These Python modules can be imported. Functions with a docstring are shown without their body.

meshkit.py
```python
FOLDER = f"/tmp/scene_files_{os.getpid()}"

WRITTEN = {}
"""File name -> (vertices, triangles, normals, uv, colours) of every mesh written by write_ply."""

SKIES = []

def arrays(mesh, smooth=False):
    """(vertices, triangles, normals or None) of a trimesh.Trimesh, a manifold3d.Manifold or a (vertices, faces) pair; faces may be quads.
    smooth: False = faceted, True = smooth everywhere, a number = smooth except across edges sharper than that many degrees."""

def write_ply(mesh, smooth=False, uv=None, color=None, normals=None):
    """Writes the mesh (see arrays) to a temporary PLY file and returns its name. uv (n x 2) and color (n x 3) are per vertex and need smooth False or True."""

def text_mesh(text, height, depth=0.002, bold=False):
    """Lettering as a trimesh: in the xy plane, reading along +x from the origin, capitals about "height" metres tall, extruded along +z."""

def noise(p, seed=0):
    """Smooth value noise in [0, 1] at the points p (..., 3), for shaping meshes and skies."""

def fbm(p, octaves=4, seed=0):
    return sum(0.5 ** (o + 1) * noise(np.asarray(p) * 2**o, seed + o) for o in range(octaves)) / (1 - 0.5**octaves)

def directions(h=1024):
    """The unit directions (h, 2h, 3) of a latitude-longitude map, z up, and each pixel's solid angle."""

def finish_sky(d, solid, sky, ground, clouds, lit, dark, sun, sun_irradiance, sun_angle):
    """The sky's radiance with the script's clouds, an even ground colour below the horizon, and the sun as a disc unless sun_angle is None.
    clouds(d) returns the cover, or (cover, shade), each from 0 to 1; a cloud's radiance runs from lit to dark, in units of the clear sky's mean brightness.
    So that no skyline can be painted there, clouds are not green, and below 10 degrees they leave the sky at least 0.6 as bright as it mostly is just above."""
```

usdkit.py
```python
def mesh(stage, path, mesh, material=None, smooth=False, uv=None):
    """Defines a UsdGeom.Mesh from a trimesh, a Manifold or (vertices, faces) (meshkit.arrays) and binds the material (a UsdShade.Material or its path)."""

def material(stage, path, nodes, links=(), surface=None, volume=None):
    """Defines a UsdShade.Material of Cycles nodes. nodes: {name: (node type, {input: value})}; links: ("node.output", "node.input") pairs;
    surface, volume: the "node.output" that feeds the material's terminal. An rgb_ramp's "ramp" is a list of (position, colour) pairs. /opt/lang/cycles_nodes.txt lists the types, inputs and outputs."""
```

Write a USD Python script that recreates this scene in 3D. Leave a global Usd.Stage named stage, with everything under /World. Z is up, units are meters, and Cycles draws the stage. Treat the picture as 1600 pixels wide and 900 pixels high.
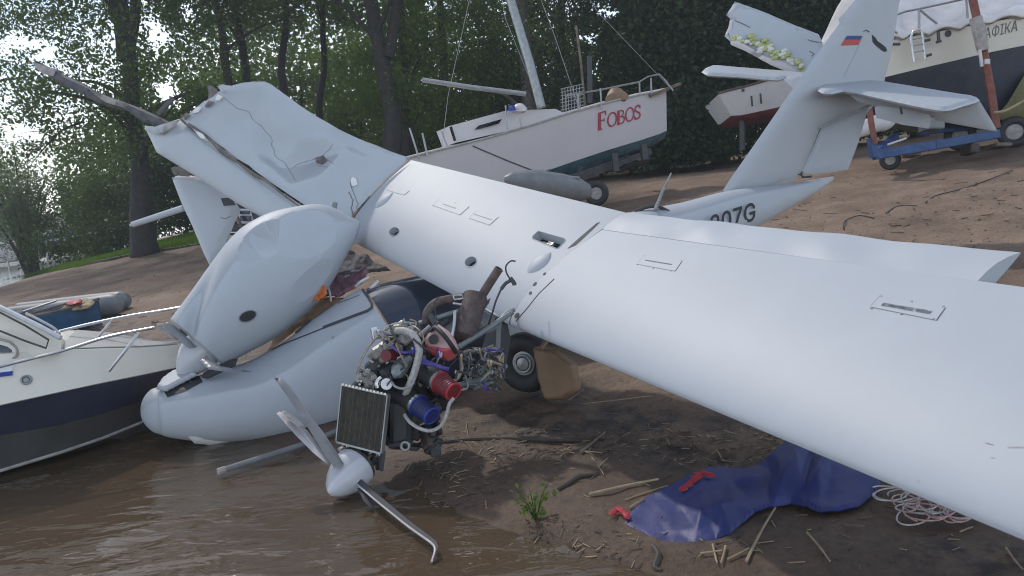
import math, random
import numpy as np, trimesh, manifold3d, shapely
from shapely.geometry import Polygon, LineString
from scipy.spatial import Delaunay
from pxr import Usd, UsdGeom, UsdLux, UsdShade, Gf, Sdf
import usdkit, meshkit

stage = Usd.Stage.CreateInMemory()
UsdGeom.SetStageUpAxis(stage, 'Z')
UsdGeom.Xform.Define(stage, '/World')
RNG = np.random.default_rng(7)

# ---------------------------------------------------------------- camera
H, FPX = 1.9, 1200.0                       # eye height above the water, focal length in pixels of a 1600 wide picture
PITCH, ROLL = math.atan((450 - 289) / FPX), math.radians(6)
FW = np.array([0, math.cos(PITCH), -math.sin(PITCH)])
_u, _r = np.array([0, math.sin(PITCH), math.cos(PITCH)]), np.array([1.0, 0, 0])
RT = math.cos(ROLL) * _r - math.sin(ROLL) * _u
UP = math.cos(ROLL) * _u + math.sin(ROLL) * _r
EYE = np.array([0, 0, H])
cam = UsdGeom.Camera.Define(stage, '/World/camera')
cam.CreateHorizontalApertureAttr(36.0)
cam.CreateFocalLengthAttr(36.0 * FPX / 1600)
cam.CreateClippingRangeAttr((0.05, 5000))
cam.CreateExposureAttr(0.82)
cam.AddTransformOp().Set(Gf.Matrix4d(*RT, 0, *UP, 0, *(-FW), 0, *EYE, 1))

# ---------------------------------------------------------------- sky and sun
SUN = np.array([-0.34, 0.55, 0.76]); SUN /= np.linalg.norm(SUN)
usdkit.material(stage, '/World/Looks/sky', {
    'tc': ('texture_coordinate', {}),
    'mp': ('mapping', {'scale': (1, 1, 2.2)}),
    'n': ('noise_texture', {'scale': 2.6, 'detail': 6, 'roughness': 0.55}),
    'r': ('rgb_ramp', {'ramp': [(0.38, (.12, .12, .12)), (0.62, (1, 1, 1))]}),
    's': ('sky_texture', {'sky_type': 'single_scattering', 'sun_disc': False, 'sun_elevation': float(math.asin(SUN[2])),
                          'sun_rotation': float(math.atan2(SUN[0], SUN[1])), 'aerosol_density': 0.8}),
    'h': ('hsv', {'hue': 0.5, 'saturation': 0.3, 'value': 1.12}),
    'b': ('background_shader', {'strength': 0.11})},
    [('tc.generated', 'mp.vector'), ('mp.vector', 'n.vector'), ('n.fac', 'r.fac'), ('r.color', 'h.fac'), ('s.color', 'h.color'), ('h.color', 'b.color')], surface='b.background')
sky = UsdLux.DomeLight.Define(stage, '/World/sky')
UsdShade.MaterialBindingAPI.Apply(sky.GetPrim()).Bind(UsdShade.Material.Get(stage, '/World/Looks/sky'))
for k, v in (('label', 'pale blue sky with thin white cloud above the trees'), ('category', 'sky'), ('kind', 'structure')):
    sky.GetPrim().SetCustomDataByKey(k, v)
sun = UsdLux.DistantLight.Define(stage, '/World/sun')
sun.CreateIntensityAttr(0.28); sun.CreateAngleAttr(2.0); sun.CreateColorAttr((1.0, 0.94, 0.86))
sun.GetPrim().CreateAttribute('inputs:normalize', Sdf.ValueTypeNames.Bool).Set(True)
_z = SUN; _x = np.cross([0, 0, 1.0], _z); _x /= np.linalg.norm(_x); _y = np.cross(_z, _x)
sun.AddTransformOp().Set(Gf.Matrix4d(*_x, 0, *_y, 0, *_z, 0, 0, 0, 0, 1))

# ---------------------------------------------------------------- where a point of the photograph stands
def U(x, y, d):
    return EYE + d * (FW + (x - 800) / FPX * RT - (y - 450) / FPX * UP)
def PX(p):
    q = np.asarray(p) - EYE; d = q @ FW
    return np.array([800 + FPX * (q @ RT) / d, 450 - FPX * (q @ UP) / d, d])
def ray(x, y):
    r = U(x, y, 1.0) - EYE
    return r / np.linalg.norm(r)
def terrain(x, y, rough=True):
    x, y = np.asarray(x, float), np.asarray(y, float)
    s = .7071 * (x + .83) + .7071 * (y - 5.05)
    z = np.where(s > 0, .1 * s, .14 * s)
    z = np.where(s > 16, 1.6 + .035 * (s - 16), z)
    s2 = .95 * (x + 20) + .316 * (y - 30)
    z = np.minimum(z, .15 * s2)
    z = np.clip(z, -1.5, 5)
    if rough:
        p = np.stack([x, y, 0 * x], -1).reshape(-1, 3)
        far = np.clip(1 - np.hypot(x, y) / 40, 0, 1)
        n = meshkit.fbm(p * 1.1, 3, 3).reshape(x.shape) * .05 + meshkit.fbm(p * 6.0, 4, 11).reshape(x.shape) * .034 * far
        n = n - np.maximum(0, meshkit.fbm(p * 3.4 + 50, 2, 23).reshape(x.shape) - .12) * .13 * far * np.clip(s, 0, 1)
        n = n * np.clip((s + 1.2) / 1.2, .25, 1)
        z = z + n
    return z
def G(px, py, dz=0.0):
    """the point of the ground seen at a pixel"""
    r = ray(px, py); t = np.linspace(1.5, 90, 6000)
    P = EYE + t[:, None] * r
    below = P[:, 2] < np.maximum(terrain(P[:, 0], P[:, 1], False), 0) + dz
    k = int(np.argmax(below)) if below.any() else 5999
    a, b = t[max(k - 1, 0)], t[k]
    for _ in range(22):
        m = (a + b) / 2; p = EYE + m * r
        if p[2] < max(float(terrain(p[0], p[1], False)), 0) + dz: b = m
        else: a = m
    return EYE + b * r
def on_ground(x, y, dz=0.0):
    return np.array([x, y, float(terrain(np.array([x]), np.array([y]))[0]) + dz])

# ---------------------------------------------------------------- materials
def mat(name, col, rough=.5, var=.12, scale=6., bump=0., bscale=30., metal=0., coat=0., col2=None, detail=4., bdist=.01, spec=.5):
    c = np.array(col, float); lo = c * (1 - var); hi = np.minimum(c * (1 + var), 1)
    if col2 is not None: hi = np.array(col2, float)
    nodes = {'tc': ('texture_coordinate', {}), 'n': ('noise_texture', {'scale': scale, 'detail': detail, 'roughness': .6}),
             'r': ('rgb_ramp', {'ramp': [(.35, lo), (.65, hi)]}),
             'p': ('principled_bsdf', {'roughness': rough, 'metallic': metal, 'coat_weight': coat, 'coat_roughness': .08, 'specular_ior_level': spec})}
    links = [('tc.object', 'n.vector'), ('n.fac', 'r.fac'), ('r.color', 'p.base_color')]
    if bump:
        nodes['bn'] = ('noise_texture', {'scale': bscale, 'detail': 4, 'roughness': .6})
        nodes['b'] = ('bump', {'strength': bump, 'distance': bdist})
        links += [('tc.object', 'bn.vector'), ('bn.fac', 'b.height'), ('b.normal', 'p.normal')]
    return usdkit.material(stage, '/World/Looks/' + name, nodes, links, surface='p.BSDF')
M = {}
def painted(name, col, rough, dirt, coat=.6, wav=.25):
    return usdkit.material(stage, '/World/Looks/' + name, {
        'tc': ('texture_coordinate', {}),
        'n': ('noise_texture', {'scale': 1.6, 'detail': 7, 'roughness': .65}),
        'r': ('rgb_ramp', {'ramp': [(.42, tuple(np.array(col) * .965)), (.62, col)]}),
        'n2': ('noise_texture', {'scale': 7.0, 'detail': 8, 'roughness': .7}),
        'r2': ('rgb_ramp', {'ramp': [(.60, (0, 0, 0)), (.78, (dirt, dirt, dirt))]}),
        'mx': ('mix_color', {'b': (.30, .26, .20)}),
        'bn': ('noise_texture', {'scale': 2.4, 'detail': 2, 'roughness': .5}),
        'b': ('bump', {'strength': wav, 'distance': .02}),
        'p': ('principled_bsdf', {'roughness': rough, 'coat_weight': coat, 'coat_roughness': .06})},
        [('tc.object', 'n.vector'), ('n.fac', 'r.fac'), ('tc.object', 'n2.vector'), ('n2.fac', 'r2.fac'), ('r.color', 'mx.a'), ('r2.color', 'mx.fac'),
         ('mx.result', 'p.base_color'), ('tc.object', 'bn.vector'), ('bn.fac', 'b.height'), ('b.normal', 'p.normal')], surface='p.BSDF')
M['white'] = painted('white_paint', (.385, .415, .45), .55, .2, .0, .14)
M['white_old'] = painted('worn_white_paint', (.66, .65, .64), .45, .35, .1)
M['hull_white'] = painted('hull_white', (.52, .50, .50), .45, .5, .1)
M['deck_grey'] = painted('deck_grey', (.36, .36, .35), .5, .12, .1)
M['cream'] = painted('cream_gelcoat', (.66, .63, .55), .35, .12, .3)
M['atika'] = painted('hull_ivory', (.55, .52, .45), .5, .45, .1)
M['dark'] = mat('dark_void', (.012, .014, .018), .6)
M['seam'] = mat('seam_sealant', (.05, .05, .055), .7)
M['gray_blade'] = mat('grey_blade_paint', (.17, .18, .19), .35, .08, 9, coat=.3)
M['blade_edge'] = mat('blade_edge_metal', (.5, .5, .5), .4, metal=.6)
M['spinner'] = mat('spinner_grey', (.45, .46, .49), .3, .05, 5, coat=.4)
M['black'] = mat('black_rubber', (.018, .018, .02), .6, .2, 20, .3, 80)
M['black_plastic'] = mat('black_plastic', (.02, .021, .024), .4, .2, 20)
M['steel'] = mat('steel_tube', (.32, .33, .33), .38, .15, 12, metal=.8)
M['green_tube'] = mat('grey_green_tube', (.20, .23, .23), .45, .15, 12, metal=.3)
M['alu'] = mat('cast_aluminium', (.30, .29, .27), .45, .25, 18, .3, 60, metal=.55)
M['alu_dark'] = mat('dark_casting', (.06, .062, .062), .5, .3, 18, .3, 60, metal=.4)
M['chrome'] = mat('bright_metal', (.6, .6, .6), .25, .1, 20, metal=.9)
M['rust'] = mat('rusty_steel', (.10, .075, .07), .7, .3, 14, .4, 60, metal=.3)
M['red_rust'] = mat('red_oxide_pole', (.17, .055, .04), .7, .25, 8, .3, 40)
M['red'] = mat('red_filter', (.13, .012, .017), .5, .2, 30)
M['red_bright'] = mat('red_rubber', (.36, .025, .035), .5, .1, 20)
M['blue_filter'] = mat('blue_filter', (.012, .018, .085), .45, .2, 30)
M['blue_bright'] = mat('blue_rubber', (.02, .04, .28), .4, .1, 20)
M['purple'] = mat('violet_hose', (.07, .05, .26), .4, .1, 20)
M['coolant'] = mat('coolant_red', (.55, .09, .10), .3, .1, 8, coat=.4)
M['coolant_top'] = mat('translucent_plastic_pink', (.55, .36, .34), .35, .1, 8, coat=.3)
M['hose'] = mat('braided_hose', (.38, .37, .35), .5, .2, 60, .5, 200)
M['wire_tan'] = mat('tan_wire', (.28, .22, .15), .5, .2, 20)
M['scuff'] = mat('scuff', (.36, .33, .30), .6, .15, 30)
M['wire_grey'] = mat('grey_wire', (.30, .31, .32), .5, .2, 20)
M['gauge'] = mat('gauge_white', (.7, .7, .72), .4, .05)
M['radiator'] = mat('radiator_core', (.085, .075, .06), .55, .25, 25, metal=.3)
M['tan'] = mat('tan_plastic', (.20, .125, .07), .6, .12, 4, .1, 30)
M['composite'] = mat('torn_composite', (.13, .115, .11), .7, .3, 14, .5, 60)
M['spar_dark'] = mat('dark_spar', (.075, .072, .08), .7, .3, 10, .4, 50)
M['spar_pale'] = mat('pale_spar_laminate', (.30, .28, .27), .7, .2, 14, .4, 60)
M['foam'] = mat('yellow_green_foam', (.42, .46, .22), .8, .3, 24, .4, 60)
M['glass_dark'] = mat('dark_glazing', (.018, .024, .036), .12, .2, 4, coat=.5)
M['grey_pvc'] = mat('grey_pvc', (.16, .17, .18), .5, .12, 5, .1, 30)
M['orange'] = mat('orange_cloth', (.50, .13, .03), .8, .2, 10, .3, 40)
M['pink_cloth'] = mat('maroon_cloth', (.20, .10, .13), .8, .35, 16, .3, 40)
M['brown_ply'] = mat('brown_plywood', (.24, .15, .09), .7, .25, 8, .2, 40)
M['letter'] = mat('dark_lettering', (.03, .035, .045), .5)
M['flag_white'] = mat('flag_white', (.7, .7, .7), .4, .03)
M['flag_blue'] = mat('flag_blue', (.02, .04, .18), .4, .05)
M['flag_red'] = mat('flag_red', (.42, .05, .05), .4, .05)

# ---------------------------------------------------------------- prims
_count = {}
def path_for(parent, name):
    k = parent + '/' + name; n = _count.get(k, 0); _count[k] = n + 1
    return k if n == 0 else f'{k}_{n:03d}'
def tag(prim, label=None, cat=None, group=None, kind=None):
    for k, v in (('label', label), ('category', cat), ('group', group), ('kind', kind)):
        if v: prim.SetCustomDataByKey(k, v)
def tri(mesh, smooth=False):
    return meshkit.arrays(mesh, smooth)
class Thing:
    """an Xform at the thing's base; its parts are meshes below it"""
    def __init__(s, name, label, cat, base, group=None, kind=None):
        s.base = np.asarray(base, float)
        x = UsdGeom.Xform.Define(stage, path_for('/World', name)); x.AddTranslateOp().Set(Gf.Vec3d(*map(float, s.base)))
        s.path = str(x.GetPath()); s.prim = x.GetPrim(); tag(s.prim, label, cat, group, kind)
    def part(s, name, mesh, m, parent=None, smooth=35, label=None, kind=None):
        if isinstance(mesh, list): mesh = join(mesh)
        v, f, _ = tri(mesh)
        p = path_for(parent or s.path, name)
        usdkit.mesh(stage, p, trimesh.Trimesh(v - s.base, f, process=False), M[m] if isinstance(m, str) else m, smooth)
        tag(stage.GetPrimAtPath(p), label, None, None, kind)
        return p
def solo(name, label, cat, mesh, m, group=None, kind=None, smooth=35):
    if isinstance(mesh, list): mesh = join(mesh)
    v, f, _ = tri(mesh)
    b = np.array([(v[:, 0].min() + v[:, 0].max()) / 2, (v[:, 1].min() + v[:, 1].max()) / 2, v[:, 2].min()])
    p = path_for('/World', name)
    g = usdkit.mesh(stage, p, trimesh.Trimesh(v - b, f, process=False), M[m] if isinstance(m, str) else m, smooth)
    g.AddTranslateOp().Set(Gf.Vec3d(*map(float, b)))
    tag(g.GetPrim(), label, cat, group, kind)
    return p

# ---------------------------------------------------------------- shapes
def join(ms):
    V, F, n = [], [], 0
    for m in ms:
        v, f, _ = tri(m); V.append(v); F.append(f + n); n += len(v)
    return trimesh.Trimesh(np.vstack(V), np.vstack(F), process=False)
def unit(v):
    v = np.asarray(v, float); return v / (np.linalg.norm(v) + 1e-12)
def outward(m):
    if m.volume < 0: m.invert()
    return m
def loft(rings, cap=True):
    R = np.asarray(rings, float); k, n = R.shape[:2]
    V = R.reshape(-1, 3); F = []
    for i in range(k - 1):
        a = i * n + np.arange(n); b = i * n + (np.arange(n) + 1) % n
        F += [np.c_[a, b, b + n], np.c_[a, b + n, a + n]]
    if cap:
        V = np.vstack([V, R[0].mean(0), R[-1].mean(0)])
        j = np.arange(n); j2 = (j + 1) % n
        F += [np.c_[j2, j, 0 * j + k * n], np.c_[(k - 1) * n + j, (k - 1) * n + j2, 0 * j + k * n + 1]]
    return outward(trimesh.Trimesh(V, np.vstack(F), process=False))
def spline(P, n=8):
    P = np.asarray(P, float)
    if len(P) < 3: return P
    Q = np.vstack([2 * P[0] - P[1], P, 2 * P[-1] - P[-2]]); out = []
    for i in range(1, len(Q) - 2):
        for t in np.linspace(0, 1, n, endpoint=False):
            a, b, c, d = Q[i - 1:i + 3]
            out.append(.5 * (2 * b + (c - a) * t + (2 * a - 5 * b + 4 * c - d) * t * t + (3 * b - a - 3 * c + d) * t ** 3))
    return np.vstack([out, P[-1:]])
def tube(P, r, sides=8, smooth=0):
    P = np.asarray(P, float)
    if smooth:
        rr = np.interp(np.linspace(0, 1, (len(P) - 1) * smooth + 1), np.linspace(0, 1, len(P)), np.broadcast_to(r, (len(P),)))
        P = spline(P, smooth); r = rr if len(rr) == len(P) else rr[0]
    r = np.broadcast_to(r, (len(P),))
    T = np.gradient(P, axis=0); T /= np.linalg.norm(T, axis=1, keepdims=True) + 1e-12
    a = np.cross(T[0], [0, 0, 1.0] if abs(T[0, 2]) < .9 else [1.0, 0, 0]); a = unit(a)
    ang = np.arange(sides) * 2 * np.pi / sides; rings = []
    for p, t, q in zip(P, T, r):
        a = unit(a - t * (a @ t)); b = np.cross(t, a)
        rings.append(p + q * (np.cos(ang)[:, None] * a + np.sin(ang)[:, None] * b))
    return loft(rings)
def box(c, ax, ay, az, bev=0.0):
    """a box from its centre and its three half-axis vectors, edges chamfered"""
    ax, ay, az = (np.asarray(k, float) for k in (ax, ay, az)); c = np.asarray(c, float)
    P = []
    for x in (-1, 1):
        for y in (-1, 1):
            for z in (-1, 1):
                if bev:
                    for w in ((1, 0, 0), (0, 1, 0), (0, 0, 1)):
                        L = [np.linalg.norm(k) for k in (ax, ay, az)]
                        g = [1 - (bev / l if not w[i] else 0) for i, l in enumerate(L)]
                        P.append(c + x * g[0] * ax + y * g[1] * ay + z * g[2] * az)
                else: P.append(c + x * ax + y * ay + z * az)
    return trimesh.Trimesh(P, process=False).convex_hull
def bar(a, b, w, h, up=(0, 0, 1), bev=0.0):
    a, b = np.asarray(a, float), np.asarray(b, float)
    t = (b - a) / 2; up = np.asarray(up, float)
    if np.linalg.norm(np.cross(unit(t), unit(up))) < .05: up = np.array([.31, .95, .1])
    s = unit(np.cross(t, up)); u = unit(np.cross(s, t))
    return box((a + b) / 2, t, s * w / 2, u * h / 2, bev)
def cyl(a, b, r0, r1=None, n=20):
    return tube([a, b], [r0, r0 if r1 is None else r1], n)
def revolve(a, axis, prof, n=24):
    """rings of (distance along axis, radius)"""
    t = unit(axis); x = unit(np.cross(t, [0.3, .2, 1])); y = np.cross(t, x); g = np.arange(n) * 2 * np.pi / n
    return loft([np.asarray(a) + t * s + max(r, 1e-4) * (np.cos(g)[:, None] * x + np.sin(g)[:, None] * y) for s, r in prof])
def torus(c, axis, R, r, n=28, k=10):
    t = unit(axis); x = unit(np.cross(t, [0.3, .2, 1])); y = np.cross(t, x); V = []; F = []
    for i in range(n):
        a = 2 * np.pi * i / n; e = np.cos(a) * x + np.sin(a) * y
        for j in range(k):
            b = 2 * np.pi * j / k; V.append(np.asarray(c) + e * (R + r * np.cos(b)) + t * r * np.sin(b))
    for i in range(n):
        for j in range(k):
            p, q, s, u = i * k + j, i * k + (j + 1) % k, ((i + 1) % n) * k + (j + 1) % k, ((i + 1) % n) * k + j
            F += [(p, q, s), (p, s, u)]
    return outward(trimesh.Trimesh(V, F, process=False))
class Plane:
    """a plane through three points of the place; maps pixels onto it"""
    def __init__(s, a, b, c):
        s.o = np.asarray(a, float); s.u = unit(np.asarray(b) - s.o); n = unit(np.cross(s.u, np.asarray(c) - s.o))
        if n @ (EYE - s.o) < 0: n = -n
        s.n = n; s.v = np.cross(n, s.u)
    def at(s, x, y):
        r = U(x, y, 1.0) - EYE; t = ((s.o - EYE) @ s.n) / (r @ s.n); return EYE + t * r
    def uv(s, P): q = np.asarray(P) - s.o; return np.stack([q @ s.u, q @ s.v], -1)
    def xyz(s, uv, h=0.0): uv = np.asarray(uv); return s.o + uv[..., :1] * s.u + uv[..., 1:2] * s.v + np.asarray(h)[..., None] * s.n
    def poly(s, pix): return np.array([s.uv(s.at(x, y)) for x, y in pix])
def fill(poly, res):
    """points and triangles that fill a polygon"""
    pg = Polygon(poly)
    if not pg.is_valid: pg = pg.buffer(0)
    if pg.geom_type != 'Polygon': pg = max(pg.geoms, key=lambda g: g.area)
    L = pg.exterior; n = max(len(poly) * 2, int(L.length / res)); pts = []
    co = np.array(L.coords)
    for a, b in zip(co[:-1], co[1:]):
        k = max(1, int(np.ceil(np.linalg.norm(b - a) / res)))
        pts += [a + (b - a) * i / k for i in range(k)]
    nb = len(pts); x0, y0, x1, y1 = pg.bounds
    gx, gy = np.meshgrid(np.arange(x0, x1, res), np.arange(y0, y1, res * .87)); gx = gx + (np.arange(len(gy)) % 2)[:, None] * res / 2
    g = np.c_[gx.ravel(), gy.ravel()]
    inn = shapely.contains_xy(pg.buffer(-res * .5), g[:, 0], g[:, 1]) if pg.area > res * res else np.zeros(len(g), bool)
    P = np.vstack([pts, g[inn]]); T = Delaunay(P).simplices
    c = P[T].mean(1); T = T[shapely.contains_xy(pg, c[:, 0], c[:, 1])]
    A = P[T]; ar = (A[:, 1, 0] - A[:, 0, 0]) * (A[:, 2, 1] - A[:, 0, 1]) - (A[:, 2, 0] - A[:, 0, 0]) * (A[:, 1, 1] - A[:, 0, 1])
    T[ar < 0] = T[ar < 0][:, ::-1]; T = T[np.abs(ar) > 1e-10]
    return P, T, nb, pg
def pillow(plane, pix, t, w=.05, res=.04, warp=None, uv=None):
    """a closed panel with rounded edges: thickness t, edge radius w, bent by warp(P)"""
    poly = plane.poly(pix) if uv is None else np.asarray(uv)
    P, T, nb, pg = fill(poly, res)
    d = shapely.distance(pg.exterior, shapely.points(P)); d[:nb] = 0
    q = np.clip(d / w, 0, 1); h = t / 2 * np.sqrt(np.maximum(0, 1 - (1 - q) ** 2)); h[:nb] = 0
    off = warp(P) if warp else np.zeros(len(P))
    top = plane.xyz(P, off + h); bot = plane.xyz(P, off - h)
    idx = np.arange(len(P)); lower = np.where(idx < nb, idx, idx - nb + len(P))
    return outward(trimesh.Trimesh(np.vstack([top, bot[nb:]]), np.vstack([T, lower[T][:, ::-1]]), process=False))
def cast(mesh, x, y, skip=0):
    """the first point where the view line through a pixel meets a mesh, and the face normal there"""
    V, Fc, _ = tri(mesh); r = ray(x, y)
    a, b, c = V[Fc[:, 0]], V[Fc[:, 1]], V[Fc[:, 2]]; e1, e2 = b - a, c - a
    h = np.cross(r, e2); det = (e1 * h).sum(1); ok = np.abs(det) > 1e-14; inv = 1 / np.where(ok, det, 1)
    s = EYE - a; u = (s * h).sum(1) * inv; q = np.cross(s, e1); v = (q @ r) * inv; t = (e2 * q).sum(1) * inv
    hit = ok & (u >= -1e-6) & (v >= -1e-6) & (u + v <= 1 + 1e-6) & (t > .1)
    if not hit.any(): return None
    k = np.where(hit)[0][np.argmin(t[hit])]; n = unit(np.cross(e1[k], e2[k]))
    if n @ r > 0: n = -n
    return EYE + r * t[k], n
def castn(mesh, x, y):
    for r in range(0, 40, 2):
        for k in range(8 if r else 1):
            c = cast(mesh, x + r * math.cos(k * .785), y + r * math.sin(k * .785))
            if c: return c
    raise ValueError(f'nothing at {x} {y}')
def decal(mesh, pix, lift=.003, res=4.0):
    """a thin skin that lies on a surface: a printed mark, a strip of sealant"""
    P, T, nb, pg = fill(np.array(pix, float), res); out = []; good = np.ones(len(P), bool)
    for i, (x, y) in enumerate(P):
        c = cast(mesh, x, y)
        if c is None: good[i] = False; out.append(np.zeros(3))
        else: out.append(c[0] + c[1] * lift)
    T = T[good[T].all(1)]
    return trimesh.Trimesh(np.array(out), T[:, ::-1], process=False)
def line_on(mesh, pix, r=.003, lift=.001, n=6, step=6):
    """a bead along a line on a surface"""
    pix = np.array(pix, float); out = []
    for a, b in zip(pix[:-1], pix[1:]):
        k = max(1, int(np.linalg.norm(b - a) / step)); out += [a + (b - a) * i / k for i in range(k)]
    out.append(pix[-1]); Q = [cast(mesh, *p) for p in out]; Q = [q[0] + q[1] * lift for q in Q if q]
    return tube(Q, r, n)
def ribbon(pix, w):
    """outline in pixels of a stroke of width w"""
    return np.array(LineString(pix).buffer(w / 2, cap_style='flat', join_style='round').exterior.coords)[:-1]
def solid(m):
    v, f, _ = tri(m); t = trimesh.Trimesh(v, f, process=True)
    return manifold3d.Manifold(manifold3d.Mesh(np.asarray(t.vertices, np.float32), np.asarray(t.faces, np.uint32)))
def rough(m, amp, sc, seed=0):
    v, f, _ = tri(m); t = trimesh.Trimesh(v, f, process=False); n = t.vertex_normals
    return trimesh.Trimesh(v + n * (meshkit.fbm(v * sc, 3, seed) * amp)[:, None], f, process=False)
# ================================================================ the place
# ground: one sheet, fine near the camera, out to the horizon
def graded(a, b, fine, mid, grow):
    L = [a]; st = fine
    x = np.arange(a, b, fine).tolist(); lo = [a]; st = fine
    while lo[-1] > -mid: st *= grow; lo.append(lo[-1] - st)
    hi = [x[-1]]; st = fine
    while hi[-1] < mid: st *= grow; hi.append(hi[-1] + st)
    return np.array(lo[:0:-1] + x + hi[1:])
gx = graded(-5, 7.0, .042, 320, 1.045); gy = graded(1.6, 13.0, .042, 420, 1.045); gy = gy[gy > -40]
XX, YY = np.meshgrid(gx, gy); ZZ = terrain(XX, YY)
ny, nx = XX.shape; i = np.arange(ny * nx).reshape(ny, nx)
a, b, c, d = i[:-1, :-1].ravel(), i[:-1, 1:].ravel(), i[1:, 1:].ravel(), i[1:, :-1].ravel()
M['sand'] = usdkit.material(stage, '/World/Looks/beach_sand', {
    'g': ('geometry', {}), 'sx': ('separate_xyz', {}),
    'n': ('noise_texture', {'scale': .9, 'detail': 9, 'roughness': .65}),
    'r': ('rgb_ramp', {'ramp': [(.3, (.155, .102, .070)), (.5, (.228, .160, .115)), (.7, (.305, .222, .165))]}),
    'n2': ('noise_texture', {'scale': 26., 'detail': 8, 'roughness': .75}),
    'r2': ('rgb_ramp', {'ramp': [(.30, (.45, .45, .45)), (.5, (.9, .9, .9)), (.75, (1.25, 1.22, 1.18))]}),
    'mu': ('mix_color', {'blend_type': 'multiply', 'fac': 1.0, 'use_clamp': False}),
    'wn': ('noise_texture', {'scale': 1.3, 'detail': 5}),
    'wa': ('math', {'math_type': 'multiply_add', 'value2': -.28, 'value3': .14}),
    'wz': ('math', {'math_type': 'add'}),
    'wet': ('map_range', {'from_min': .02, 'from_max': .26, 'to_min': 1., 'to_max': 0., 'clamp': True}),
    'wc': ('mix_color', {'blend_type': 'multiply', 'b': (.50, .46, .42)}),
    # a line of dark drift left by the water
    'dw': ('math', {'math_type': 'subtract', 'value2': .115}), 'da': ('math', {'math_type': 'absolute'}),
    'dm': ('map_range', {'from_min': .015, 'from_max': .045, 'to_min': .9, 'to_max': 0., 'clamp': True}),
    'dn': ('noise_texture', {'scale': 5., 'detail': 6, 'roughness': .7}),
    'dr': ('rgb_ramp', {'ramp': [(.42, (0, 0, 0)), (.58, (1, 1, 1))]}),
    'df': ('math', {'math_type': 'multiply'}),
    'dc': ('mix_color', {'b': (.028, .024, .022)}),
    'rg': ('map_range', {'from_min': 0., 'from_max': 1., 'to_min': .85, 'to_max': .42, 'clamp': True}),
    'bn': ('noise_texture', {'scale': 60., 'detail': 6, 'roughness': .7}),
    'b': ('bump', {'strength': .8, 'distance': .02}),
    'p': ('principled_bsdf', {'specular_ior_level': .35})},
    [('g.position', 'sx.vector'), ('g.position', 'n.vector'), ('g.position', 'n2.vector'), ('g.position', 'wn.vector'), ('g.position', 'dn.vector'), ('g.position', 'bn.vector'),
     ('n.fac', 'r.fac'), ('n2.fac', 'r2.fac'), ('r.color', 'mu.a'), ('r2.color', 'mu.b'),
     ('wn.fac', 'wa.value1'), ('sx.z', 'wz.value1'), ('wa.value', 'wz.value2'), ('wz.value', 'wet.value'),
     ('mu.result', 'wc.a'), ('wet.result', 'wc.fac'), ('wz.value', 'dw.value1'), ('dw.value', 'da.value1'), ('da.value', 'dm.value'),
     ('dn.fac', 'dr.fac'), ('dm.result', 'df.value1'), ('dr.color', 'df.value2'), ('wc.result', 'dc.a'), ('df.value', 'dc.fac'),
     ('dc.result', 'p.base_color'), ('wet.result', 'rg.value'), ('rg.result', 'p.roughness'), ('bn.fac', 'b.height'), ('b.normal', 'p.normal')], surface='p.BSDF')
g = usdkit.mesh(stage, '/World/beach', trimesh.Trimesh(np.c_[XX.ravel(), YY.ravel(), ZZ.ravel()], np.vstack([np.c_[a, b, c], np.c_[a, c, d]]), process=False), M['sand'], True)
tag(g.GetPrim(), 'brown sandy beach sloping up from the water', 'beach', kind='structure')
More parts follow.
